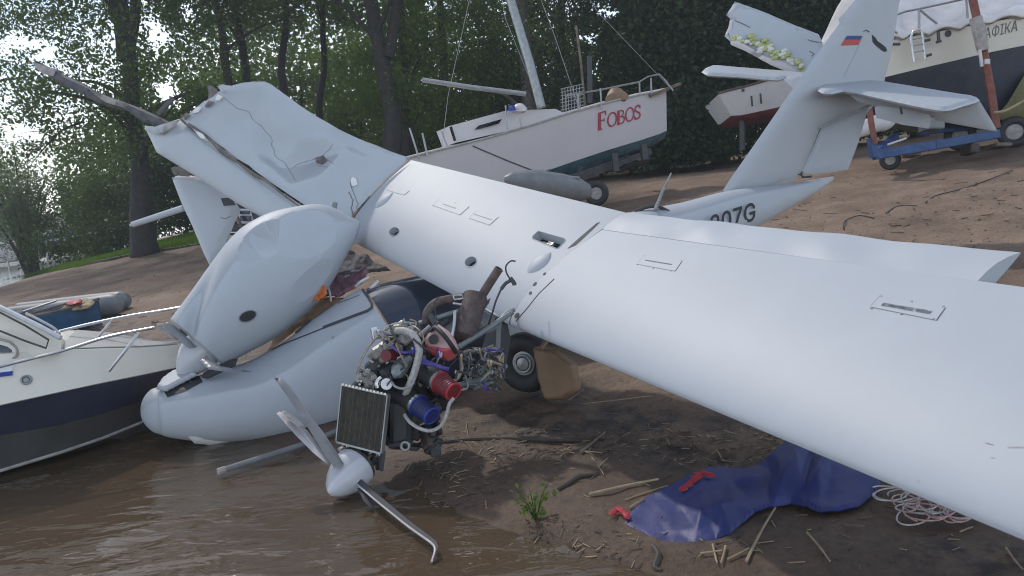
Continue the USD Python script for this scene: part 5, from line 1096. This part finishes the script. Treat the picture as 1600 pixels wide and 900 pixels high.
solo('blue_bundle', 'small blue bundle beside the white bag on the cabin roof', 'bundle', pillow(Plane(U(794, 172, 17.0), U(806, 168, 17.0), U(800, 162, 17.1)), [(794, 173), (795, 166), (804, 164), (806, 172)], .12, .08, .05), 'blue_bright')
# grey float and cradle of the sailboat
fo = U(880, 293, 15.4)
FL = Thing('grey_float', 'grey dinghy lying upside down below the sailboat', 'dinghy', fo * [1, 1, 0] + [0, 0, .8])
ax_ = unit((U(925, 297, 15.7) - U(810, 280, 15.0)))
FL.part('hull', loft([fo + ax_ * s + r * (np.cos(np.linspace(0, 2 * np.pi, 16, False))[:, None] * UP * .27 + np.sin(np.linspace(0, 2 * np.pi, 16, False))[:, None] * FW * .4) for s, r in ((-1.3, .2), (-1.1, .7), (-.6, 1), (0, 1.02), (.4, .85), (.62, .5), (.68, .1))]), 'grey_pvc', smooth=60)
for a_, b_ in (((810, 275), (850, 266)), ((820, 285), (858, 264)), ((828, 272), (905, 278))): FL.part('strut', tube([U(*a_, 15.1), U(*b_, 15.3)], .03, 6), 'steel')
TR = Thing('boat_cradle', 'dark trailer carrying the white sailboat', 'trailer', on_ground(*U(930, 290, 18.2)[:2]))
def wheel_at(t, c, axis, R, name='wheel'):
    w = t.part(name, torus(c, axis, R * .72, R * .28, 24, 8), 'black', smooth=60); t.part('wheel_rim', revolve(c - unit(axis) * R * .16, axis, [(0, R * .45), (R * .25, R * .55), (R * .3, R * .45), (R * .32, R * .2), (R * .36, .02)]), 'spar_pale', w); return w
tax = unit(np.array([-.35, -.93, 0]))
for px, py, d in ((932, 302, 17.0), (1000, 243, 19.5), (968, 252, 19.0)): wheel_at(TR, U(px, py, d), tax, .28)
for a_, b_, w in (((850, 300), (1015, 236), .16), ((870, 285), (1000, 240), .12)): TR.part('beam', bar(U(*a_, 17.6), U(*b_, 19.3), w, .14), 'seam')
for x, y0, y1 in ((905, 255, 290), (960, 240, 268), (1005, 226, 250)): TR.part('support', bar(U(x, y0, 18.3), U(x + 3, y1, 18.3), .14, .14), 'seam')
# ---- small white boat with a red bottom
bow = U(1123, 150, 21.5); rs = []
for a_, b_, c_, d in (((1123, 147), (1142, 181), (1150, 187), 21.3), ((1140, 142), (1158, 180), (1164, 187.5), 21.15), ((1165, 136), (1182, 175), (1190, 184), 21.0), ((1200, 126), (1214, 168), (1222, 179), 20.85), ((1250, 114), (1258, 156), (1264, 168), 20.6), ((1330, 98), (1334, 140), (1338, 156), 20.4)): rs.append([U(*a_, d), U(*b_, d + .15), U(*c_, d + .3)])
SB = Thing('small_boat', 'small white boat with a red bottom behind the tail of the airplane', 'boat', rs[3][2] * [1, 1, 0] + [0, 0, 1.2])
bk = FW * 1.5
sh = SB.part('hull', loft([[s[0], s[1], s[1] + bk * .85, s[0] + bk] for s in rs]), 'hull_white', smooth=30)
M['red_hull'] = mat('red_antifouling', (.16, .035, .035), .6, .3, 4); SB.part('bottom', loft([[s[1] + [0, 0, -.003], s[2], s[2] + bk * .7, s[1] + bk * .85 + [0, 0, -.003]] for s in rs]), 'red_hull', sh, smooth=30)
SB.part('gunwale', tube([s[0] + [0, 0, .02] for s in rs], .035, 6), 'rust', sh)
for x, y0, y1 in ((1174, 150, 166), (1188, 146, 162)): SB.part('hull_slot', bar(U(x, y0, 20.75), U(x + 1.5, y1, 20.75), .05, .02), 'seam', sh)
SB.part('hull_slot', box(U(1161, 141, 20.8), RT * .04, UP * .04, FW * .01), 'seam', sh)
for x in (1160, 1230): SB.part('prop_stand', bar(U(x, 180, 21.6), U(x, 235, 21.6), .12, .12), 'seam', sh)
# ---- covered sailboat on a blue trailer at the right
bow = U(1900, 0, 17.8); at = []
for x, d, ys, yw, yb, yk in ((1374, 15.0, 66, 122, 128, 136), (1385, 14.95, 64, 120, 150, 162), (1430, 14.9, 56, 109, 165, 185), (1490, 14.9, 45, 95, 172, 196), (1550, 15.0, 34, 81, 168, 198), (1620, 15.2, 22, 67, 150, 190), (1700, 15.6, 8, 52, 120, 170), (1800, 16.4, -8, 35, 80, 130), (1885, 17.6, -22, 12, 35, 60)): at.append([U(x, ys, d), U(x, yw, d + .1), U(x, yb, d + .5), U(x, yk, d + 1.0)])
am = Mirror(at[3][0], bow, 1.35); at = [clampn(am, s) for s in at]
AB = Thing('covered_sailboat', 'ivory sailboat with a dark bottom under a white cover at the right', 'sailboat', at[3][3] * [1, 1, 0] + [0, 0, 1.0])
ah_m = loft([[s[0], s[1], am.far(s[1]), am.far(s[0])] for s in at]); ah = AB.part('hull', ah_m, 'atika', smooth=40)
M['navy_dark'] = mat('navy_antifouling', (.022, .028, .042), .6, .25, 4)
AB.part('bottom', loft([[s[1] + [0, 0, -.003], s[2], s[3], am.far(s[3]), am.far(s[2]), am.far(s[1]) + [0, 0, -.003]] for s in at]), 'navy_dark', ah, smooth=40)
M['olive'] = mat('olive_keel', (.11, .10, .035), .7, .3, 3)
AB.part('keel', pillow(Plane(U(1560, 180, 15.3), U(1640, 90, 15.4), U(1640, 190, 15.6)), [(1553, 186), (1575, 160), (1600, 118), (1680, 60), (1700, 190), (1600, 192)], .25, .1, .2), 'olive', ah)
tp_ = [[s[0] + [0, 0, -.05] - am.p * .04, s[0] + [0, 0, .28] + am.p * .15, am.mid(s[0]) + [0, 0, 1.15], am.far(s[0]) + [0, 0, .28], am.far(s[0]) + [0, 0, -.05]] for s in at]
TA = np.array(tp_); k_ = np.linspace(0, len(TA) - 1, 60); TA = np.array([TA[int(q)] * (1 - q % 1) + TA[min(int(q) + 1, len(TA) - 1)] * (q % 1) for q in k_])
TA[:, 2, 2] *= 1; TA[:8, 2, 2] -= np.linspace(.75, 0, 8); TA[:, 0, 2] += .10 * np.abs(np.sin(np.arange(60) * .55)) ; TA[:, 1] += np.stack([0 * k_, 0 * k_, .05 * np.sin(np.arange(60) * .8)], 1)
M['tarp_white'] = mat('white_cover', (.60, .59, .60), .6, .08, 3, .25, 6, bdist=.05)
rr_ = [spline(r, 6) for r in TA]; cov = rough(loft(rr_), .05, 2.2, 31)
AB.part('cover', cov, 'tarp_white', smooth=True)
for pts in ([(1395, 25), (1415, 18), (1436, 14), (1500, 0), (1560, -18)], [(1436, 13), (1436, 44)], [(1437, 15), (1450, 26), (1464, 37)], [(1392, 45), (1402, 52)], [(1510, 0), (1512, 28)]): AB.part('rail', tube([U(x, y, 14.6) for x, y in pts], .022, 6), 'steel', ah)
ld = AB.part('ladder', tube([U(1429, 97, 14.72), U(1423, 58, 14.72), U(1427, 49, 14.72), U(1437, 47, 14.72), U(1441, 52, 14.72), U(1446, 93, 14.72)], .022, 8), 'chrome', ah)
for y in (62, 72, 82): AB.part('rung', tube([U(1423.5 + (y - 58) * .14, y, 14.72), U(1442 + (y - 55) * .11, y - 4, 14.72)], .016, 6), 'chrome', ah)
for a_, b_ in (((1389, 69), (1406, 69)), ((1463, 66), (1470, 64)), ((1444, 64), (1453, 62)), ((1446, 88), (1455, 85)), ((1466, 50), (1467, 66))): AB.part('cleat', tube([U(*a_, 14.75), U(*b_, 14.75)], .03, 6), 'seam', ah)
q, n = castn(ah_m, 1481, 52.5); AB.part('porthole', [torus(q + n * .01, n, .05, .014), cyl(q, q + n * .012, .045, .04, 16)], 'seam', ah)
try: lettering
except NameError: pass
t_ = meshkit.text_mesh('АФIКА', 1.0, .02, False); v_, f_, _ = tri(t_); a1, a2 = castn(ah_m, 1537, 61), castn(ah_m, 1589, 48); ex = a2[0] - a1[0]; Lx = np.linalg.norm(ex); ex /= Lx; ey = unit(np.cross(a1[1], ex)); w_ = v_[:, 0].max() - v_[:, 0].min()
P_ = a1[0] + (v_[:, :1] - v_[:, 0].min()) / w_ * Lx * ex + (v_[:, 1:2] * .20) * (ey + .25 * ex) + (.012 + v_[:, 2:3] * .05) * a1[1]; AB.part('name_text', trimesh.Trimesh(P_, f_, process=False), 'composite', ah, smooth=False)
BT = Thing('boat_trailer', 'blue steel trailer with red posts under the covered sailboat', 'trailer', on_ground(*U(1460, 240, 15.0)[:2]))
M['blue_steel'] = mat('blue_steel', (.02, .06, .17), .5, .25, 6, .1, 30)
for a_, b_, d0, d1, w in (((1364, 243), (1460, 227), 14.6, 14.7, .17), ((1460, 227), (1560, 209), 14.7, 14.9, .17), ((1440, 205), (1600, 190), 16.2, 16.4, .15), ((1366, 240), (1400, 212), 14.6, 16.2, .12)): BT.part('beam', bar(U(*a_, d0), U(*b_, d1), .12, w, UP, .01), 'blue_steel')
BT.part('post', bar(U(1366, 246, 14.55), U(1361, 216, 14.55), .14, .1), 'blue_steel')
BT.part('support_pole', tube([U(1367, 225, 14.5), U(1361, 190, 14.5), U(1356, 155, 14.5)], .055, 10), 'red_rust')
BT.part('support_pole', tube([U(1557, 200, 14.6), U(1548, 140, 14.55), U(1533, 60, 14.5), U(1519, -5, 14.45), U(1505, -60, 14.4)], .075, 10), 'red_rust')
BT.part('pole_wrap', rough(tube([U(1536, 78, 14.45), U(1530, 50, 14.42), U(1524, 28, 14.4)], [.09, .11, .10], 10, 4), .03, 9), 'spar_pale')
BT.part('pole_block', box(U(1541, 97, 14.4), RT * .05, UP * .05, FW * .05, .01), 'hull_white')
BT.part('pole_lath', bar(U(1531, 78, 14.4), U(1534, 104, 14.4), .05, .03), 'hull_white')
for px, py, d in ((1585, 206, 15.2), (1500, 212, 16.4)): wheel_at(BT, U(px, py, d), unit(np.array([-.5, -.86, 0])), .31)
wheel_at(BT, U(1391, 250, 15.2), unit(np.array([-.5, -.86, 0])), .2)
for i, (x, y, w, h, m) in enumerate(((1560, 228, 24, 6, 'wood'), (1515, 234, 14, 14, 'drift'), (1425, 240, 16, 10, 'wood'), (1455, 195, 26, 18, 'grey_pvc'))):
    solo('wooden_block' if m != 'grey_pvc' else 'grey_box', ['flat wooden block in front of the trailer wheel', 'dark upright block under the blue trailer beam', 'wooden block under the left end of the blue trailer', 'grey box lying on the blue trailer'][i], 'block' if m != 'grey_pvc' else 'box', box(U(x, y, 14.9), RT * w / 2 * 14.9 / FPX, UP * h / 2 * 14.9 / FPX, FW * .2, .02), m)
solo('white_pipe', 'curved white fender lying behind the tail fin near the blue trailer', 'fender', tube([U(1336, 208, 15.4), U(1352, 200, 15.4), U(1370, 193, 15.4), U(1386, 193, 15.4), U(1392, 198, 15.4)], [.12, .16, .17, .16, .1], 12, 4), 'hull_white')
solo('rope', 'pale rope running from the red pole to the right', 'rope', tube([U(1553, 176, 14.5), U(1570, 173, 14.5), U(1590, 163, 14.5), U(1640, 135, 14.5)], .025, 6, 4), 'reed')
solo('loose_pipe', 'thin white pipe lying on the blue trailer', 'pipe', tube([U(1387, 226, 14.6), U(1416, 216, 14.6)], .02, 6), 'hull_white')
# ---- broken wing panel caught behind the tail
BP = Thing('wing_panel', 'broken white wing panel with yellow-green foam, propped behind the tail fin', 'wing panel', U(1230, 120, 10.2))
PP = Plane(U(1148, 5, 10.4), U(1282, 60, 10.0), U(1140, 66, 10.3))
bpm = pillow(PP, [(1148, 3), (1200, 22), (1245, 42), (1279, 55), (1284, 66), (1288, 80), (1292, 100), (1280, 130), (1255, 120), (1222, 103), (1190, 87), (1165, 76), (1150, 72), (1141, 66), (1132, 57), (1138, 44), (1141, 30), (1134, 24), (1141, 15)], .07, .04, .05, lambda P: meshkit.fbm(np.c_[P * 3, 0 * P[:, 0]], 3, 77) * .03)
bs = BP.part('skin', bpm, 'white', smooth=50)
BP.part('front_flange', pillow(Plane(U(1140, 66, 10.2), U(1260, 118, 9.95), U(1200, 105, 10.1)), [(1140, 62), (1165, 70), (1195, 88), (1235, 100), (1262, 112), (1240, 116), (1205, 102), (1165, 80), (1142, 70)], .04, .02, .04), 'hull_white', bs)
rng = np.random.default_rng(5)
for k in range(70):
    t = rng.uniform(0, 1); x, y = 1150 + 108 * t + rng.normal() * 2, 62 + 46 * t + rng.normal() * 4 - 7 * math.sin(t * 3.1); c = castn(bpm, x, y)
    BP.part('foam_scrap', rough(trimesh.Trimesh(trimesh.creation.icosphere(1).vertices * [.03, .03, .014] * rng.uniform(.4, 1.5) + c[0] + c[1] * .015, trimesh.creation.icosphere(1).faces, process=False), .03, 30, k), 'foam' if k % 3 else 'white_old', bs)
for pts in ([(1142, 30), (1158, 36), (1172, 43)], [(1262, 62), (1272, 65), (1284, 67)], [(1136, 46), (1140, 58)], [(1265, 80), (1272, 84), (1268, 88)]): BP.part('skin_crack', line_on(bpm, pts, .006), 'composite', bs)
# ================================================================ on the sand
# blue sheet
sheet = [(974, 827), (990, 808), (1012, 788), (1048, 772), (1080, 757), (1112, 740), (1140, 737), (1180, 742), (1200, 735), (1230, 724), (1262, 716), (1300, 728), (1340, 745), (1378, 760), (1362, 780), (1340, 797), (1310, 803), (1283, 805), (1262, 795), (1236, 790), (1205, 800), (1180, 810), (1160, 828), (1142, 846), (1120, 858), (1085, 863), (1052, 862), (1032, 860), (1010, 846), (990, 836)]
P, T, nb, pg = fill(np.array(sheet, float), 3.6)
from scipy.interpolate import LinearNDInterpolator
_c = np.array([(974, 827, 0), (1012, 788, .012), (1048, 772, .03), (1085, 756, .045), (1112, 740, .04), (1140, 737, .03), (1180, 742, .035), (1200, 735, .07), (1230, 724, .13), (1262, 716, .15), (1300, 728, .10), (1340, 745, .05), (1378, 760, .01), (1340, 797, .01), (1310, 803, .012), (1283, 805, .015), (1262, 795, .03), (1236, 790, .018), (1205, 800, .022), (1180, 810, .018), (1160, 828, .012), (1142, 846, .012), (1120, 858, .01), (1085, 863, .0), (1052, 862, .0), (1010, 846, .004),
    (1030, 825, .006), (1060, 800, .012), (1100, 780, .022), (1140, 765, .014), (1170, 790, .018), (1180, 765, .05), (1200, 775, .022), (1215, 750, .11), (1222, 778, .10), (1205, 757, .04), (1245, 748, .15), (1256, 775, .05), (1268, 740, .07), (1280, 765, .10), (1300, 765, .05), (1120, 812, .02), (1082, 832, .022), (1098, 822, .065), (1125, 820, .085), (1150, 808, .05), (1112, 838, .025), (1135, 832, .05), (1060, 845, .012), (1090, 848, .03), (900, 700, 0), (900, 950, 0), (1450, 700, 0), (1450, 900, 0)], float)
_si = LinearNDInterpolator(_c[:, :2], _c[:, 2])
def sheet_h(x, y):
    return np.nan_to_num(_si(np.stack([x, y], -1))) + np.abs(meshkit.fbm(np.stack([x * .05 + y * .02, y * .08, 0 * x], -1), 2, 15)) * .005
dist = shapely.distance(pg.exterior, shapely.points(P)); hz_ = sheet_h(P[:, 0], P[:, 1]) * np.clip(dist / 3 + .5, 0, 1) + .003
g0 = np.array([G(x, y) for x, y in P]); g0[:, 2] = .6 * terrain(g0[:, 0], g0[:, 1]) + .4 * terrain(g0[:, 0], g0[:, 1], False) + .012 + hz_
V = np.vstack([g0, g0 - [0, 0, .006]]); tarp_m = trimesh.Trimesh(V, np.vstack([T[:, ::-1], T + len(P)]), process=False)
M['tarp_blue'] = mat('blue_sheet', (.014, .024, .13), .5, .15, 3, .15, 60, col2=(.02, .032, .155))
solo('blue_sheet', 'crumpled dark blue waterproof sheet on the sand under the left wing', 'sheet', tarp_m, 'tarp_blue', smooth=20)
def on_sheet(x, y, dz=.0):
    p = G(x, y); return np.array([p[0], p[1], float(terrain(np.array([p[0]]), np.array([p[1]]))[0]) + .008 + float(sheet_h(np.array([x * 1.0]), np.array([y * 1.0]))[0]) + dz])
def cloth_knot(label, pts, w, seed):
    C = spline([on_sheet(x, y, .012) for x, y in pts], 5); rng = np.random.default_rng(seed); rings = []
    for i, p in enumerate(C):
        k = np.linspace(0, 2 * np.pi, 10, False); r = w * (.6 + .6 * abs(math.sin(i * .9))) * (1 + .35 * rng.normal(size=10)); rings.append(p + np.cos(k)[:, None] * RT * r[:, None] + np.sin(k)[:, None] * np.array([0, .5, .45]) * r[:, None])
    solo('red_cloth', label, 'cloth', loft(rings), 'red_bright', smooth=50)
cloth_knot('bright red knotted cloth strip lying on the blue sheet', [(1064, 786), (1078, 777), (1090, 768), (1100, 762), (1112, 764)], .018, 3)
cloth_knot('red cloth scrap at the left corner of the blue sheet', [(958, 822), (966, 814), (974, 817), (982, 826)], .018, 4)
# rope heap
rng = np.random.default_rng(8)
RH = Thing('rope_heap', 'heap of thin pinkish rope on the sand under the left wing', 'rope', G(1440, 800)); M['rope_pink'] = mat('pink_rope', (.42, .27, .26), .7, .25, 40); M['rope_pale'] = mat('pale_rope', (.45, .42, .40), .7, .2, 40)
for k in range(20):
    cx, cy = rng.uniform(1385, 1505), rng.uniform(775, 812); cy = max(cy, 770 + (cx - 1380) * .33); rx, ry, ph = rng.uniform(16, 40), rng.uniform(9, 20), rng.uniform(0, 6.28); pts = []
    for t in np.linspace(0, rng.uniform(4, 7.5), 14): x, y = cx + rx * math.cos(t + ph) + 5 * math.sin(t * 1.7 + k), cy + ry * math.sin(t + ph) + 3 * math.cos(t * 1.3 + k); p = G(x, y); pts.append(np.array([p[0], p[1], max(p[2] + .02, float(terrain(np.array([p[0]]), np.array([p[1]]))[0])) + (.003 + .018 * (k % 5) / 5) + .004 * math.sin(t * 2 + k)]))
    RH.part('rope_loop', tube(pts, .0042, 6, 5), 'rope_pink' if k % 2 else 'rope_pale')
# sticks and reeds: (from, to, radius, colour, how it looks)
sticks = [((922, 783), (1030, 763), .016, 'reed', 'thick pale reed lying left of the blue sheet'), ((908, 714), (946, 682), .016, 'wood', 'broken grey stick above the pale reed'), ((1105, 686), (1128, 716), .009, 'reed', 'short pale stick above the blue sheet'), ((978, 791), (1045, 772), .008, 'reed', 'thin bent reed at the edge of the blue sheet'), ((985, 808), (1007, 795), .010, 'reed', 'short reed touching the left side of the blue sheet'),
    ((1168, 898), (1212, 800), .012, 'reed', 'long pale reed below the blue sheet'), ((1262, 843), (1298, 898), .010, 'reed', 'pale reed at the bottom edge, right of the longest reed'), ((1572, 866), (1598, 905), .010, 'reed', 'reed at the bottom right corner'), ((1096, 886), (1130, 882), .009, 'reed', 'short reed lying level below the blue sheet'), ((1115, 870), (1122, 900), .010, 'reed', 'upright short reed at the bottom edge, the left one'), ((1135, 873), (1128, 900), .010, 'reed', 'upright short reed at the bottom edge, the right one'),
    ((1138, 894), (1172, 876), .009, 'reed', 'thin reed pointing to the longest reed'), ((912, 629), (1020, 627), .008, 'reed', 'long thin reed by the tan canister, the level one'), ((888, 628), (912, 610), .010, 'wood', 'short stick leaning on the tan canister'), ((935, 736), (950, 725), .006, 'reed', 'tiny reed near the root'), ((1320, 826), (1352, 830), .010, 'wood', 'flat splinter below the rope heap'), ((1500, 834), (1520, 826), .008, 'reed', 'short reed below the rope heap'), ((730, 660), (733, 690), .006, 'reed', 'thin upright reed right of the breather hose'), ((740, 690), (772, 676), .006, 'reed', 'thin curved reed beside the drift log'), ((1140, 745), (1165, 726), .008, 'wood', 'grey stick behind the blue sheet'), ((934, 733), (944, 748), .006, 'reed', 'tiny pale twig crossing the root')]
for a_, b_, r, m, lab in sticks:
    n_ = 5; r = r * .5; ga_, gb_ = G(*a_), G(*b_); ga_, gb_ = on_ground(ga_[0], ga_[1], r + .008), on_ground(gb_[0], gb_[1], r + .014)
    sd = unit(np.cross(gb_ - ga_, [0, 0, 1])); pts = [mixp(ga_, gb_, t) + sd * .018 * np.linalg.norm(gb_ - ga_) * math.sin(t * 3.1) * math.sin(a_[0]) for t in np.linspace(0, 1, n_)]
    solo('stick', lab, 'stick', rough(tube(pts, np.linspace(r, r * .7, n_), 7, 3), r * .3, 30, int(a_[0])), m, 'sticks and reeds on the sand')
def ground_line(pts, r, m, name, label, cat, lift=.0, sides=8, amp=.35):
    Q = []; r = np.asarray(r) * (.62 if name in ('root', 'driftwood') else 1);
    for x, y in pts: p = G(x, y); Q.append(on_ground(p[0], p[1], lift))
    rr = np.asarray(r); solo(name, label, cat, rough(tube(Q, rr, sides, 5), float(np.mean(rr)) * amp, 14, 5), m, {'cable': 'black cables on the upper beach'}.get(name))
ground_line([(612, 708), (650, 702), (700, 694), (760, 688), (830, 690), (900, 687), (945, 690)], [.012, .02, .025, .03, .028, .02, .01], 'drift', 'driftwood', 'long dark wet driftwood branch right of the engine', 'driftwood', .01)
ground_line([(874, 776), (890, 766), (905, 755), (922, 750), (936, 742)], [.012, .02, .02, .014, .006], 'drift', 'root', 'gnarled dark root left of the pale reed', 'root', .01)
ground_line([(1022, 868), (1030, 880), (1024, 894), (1034, 898)], [.02, .025, .02, .01], 'drift', 'root', 'dark root at the bottom edge left of the reeds', 'root', .005)
for pts, lab in (([(1318, 362), (1320, 350), (1330, 344), (1345, 341), (1366, 344)], 'black curved cable on the sand, the lower left one'), ([(1384, 336), (1400, 326), (1414, 323), (1432, 326)], 'black curved cable on the sand, the middle one'), ([(1446, 320), (1462, 306), (1490, 302), (1520, 290), (1560, 278), (1582, 268)], 'black thin root or cable on the sand at the right edge')):
    ground_line(pts, [.008] * len(pts), 'black', 'cable', lab, 'cable', .02, 6, .1)
# strand litter: many small bits of reed and bark
rng = np.random.default_rng(17); bits = []
for k in range(1000):
    u_ = rng.random()
    if u_ < .45: x, y = rng.uniform(650, 1250), 695 + rng.normal() * 16 + .02 * 0
    elif u_ < .7: x, y = rng.uniform(850, 1600), rng.uniform(610, 900)
    elif u_ < .85: x, y = rng.normal(700, 45), rng.uniform(725, 800)
    else: x, y = rng.uniform(680, 1000), rng.uniform(840, 900)
    p = G(x, y); q = on_ground(p[0], p[1], .006); a = rng.uniform(0, 6.28); L = rng.uniform(.008, .04) * (1 if k % 9 else 1.9); v = np.array([math.cos(a), math.sin(a), rng.normal() * .12]) * L
    bits.append((q, v, rng.uniform(.0012, .0032), k % 3))
for j, (m, lab) in enumerate((('reed', 'pale bits of dry reed scattered over the sand'), ('drift', 'dark bits of bark scattered over the sand'), ('wood', 'grey twigs scattered over the sand'))):
    solo('beach_litter', lab, 'litter', [bar(q - v, q + v, r * 2, r * 1.4) for q, v, r, c in bits if c == j], m, kind='stuff', smooth=False)
# stones, bark and tufts over the upper beach
rng = np.random.default_rng(41); st_, tw_ = [], []
ico = trimesh.creation.icosphere(1)
for k in range(420):
    x, y = (rng.uniform(1180, 1600), rng.uniform(235, 420)) if k % 3 else (rng.uniform(0, 330), rng.uniform(385, 500)); p = G(x, y); q = on_ground(p[0], p[1], .0); s = rng.uniform(.006, .02)
    st_.append(trimesh.Trimesh(ico.vertices * rng.uniform(.6, 1.2, 3) * s + q, ico.faces, process=False))
for k in range(170):
    x, y = (rng.uniform(1150, 1600), rng.uniform(235, 425)) if k % 3 else (rng.uniform(0, 330), rng.uniform(385, 520)); p = G(x, y); q = on_ground(p[0], p[1], .008); a = rng.uniform(0, 6.28); v = np.array([math.cos(a), math.sin(a), rng.normal() * .1]) * rng.uniform(.02, .10); tw_.append(bar(q - v, q + v, .012, .008))
solo('pebbles', 'small grey pebbles scattered over the upper beach', 'pebbles', st_, 'wood', kind='stuff')
solo('beach_litter', 'dark twigs scattered over the upper beach', 'litter', tw_, 'drift', kind='stuff', smooth=False)
# small plant at the waterline
pb = G(838, 822); pb = on_ground(pb[0], pb[1], -.01); WP = Thing('small_plant', 'small leafy green plant at the edge of the muddy water', 'plant', pb); rng = np.random.default_rng(3); LC = []
for k in range(8):
    a = rng.uniform(0, 6.28); hgt = rng.uniform(.1, .26); e = pb + np.array([math.cos(a) * .10, math.sin(a) * .10, hgt]); m_ = (pb + e) / 2 + [0, 0, .03]; WP.part('stem', tube([pb, m_, e], [.004, .003, .002], 5, 3), 'leaf_poplar')
    LC += [mixp(pb, e, t) + rng.normal(size=3) * .018 for t in np.linspace(.3, 1, 9)]
WP.part('leaves', leaves(np.array(LC), .038, rng, .6, .6), 'leaf_bright', smooth=False)
# tan canister below the wing
CP = Plane(U(838, 555, 6.2), U(905, 590, 6.0), U(850, 622, 6.15)); CT = Thing('canister', 'tan plastic canister standing on the sand beside the landing wheel', 'canister', G(875, 624))
ctb = CT.part('body', pillow(CP, [(834, 540), (870, 545), (900, 568), (906, 592), (907, 609), (893, 618), (878, 625), (858, 626), (851, 621), (842, 590)], .12, .03, .02), 'tan', smooth=60)
CT.part('handle', tube([U(845, 545, 6.1), U(858, 532, 6.15), U(880, 540, 6.1)], .02, 8, 4), 'tan', ctb)
# pale pole under the nose
g1 = U(341, 737, 5.6); g2 = U(478, 693, 6.0); g3 = U(540, 668, 6.2); PO = Thing('pole', 'grey pole lying in the shallow water below the nose of the airplane', 'pole', g1)
PO.part('shaft', tube([g1, g2, g3], .022, 10), 'grey_pvc'); PO.part('end_cap', tube([g1 - unit(g2 - g1) * .004, g1 + unit(g2 - g1) * .05], .026, 10), 'spar_pale')
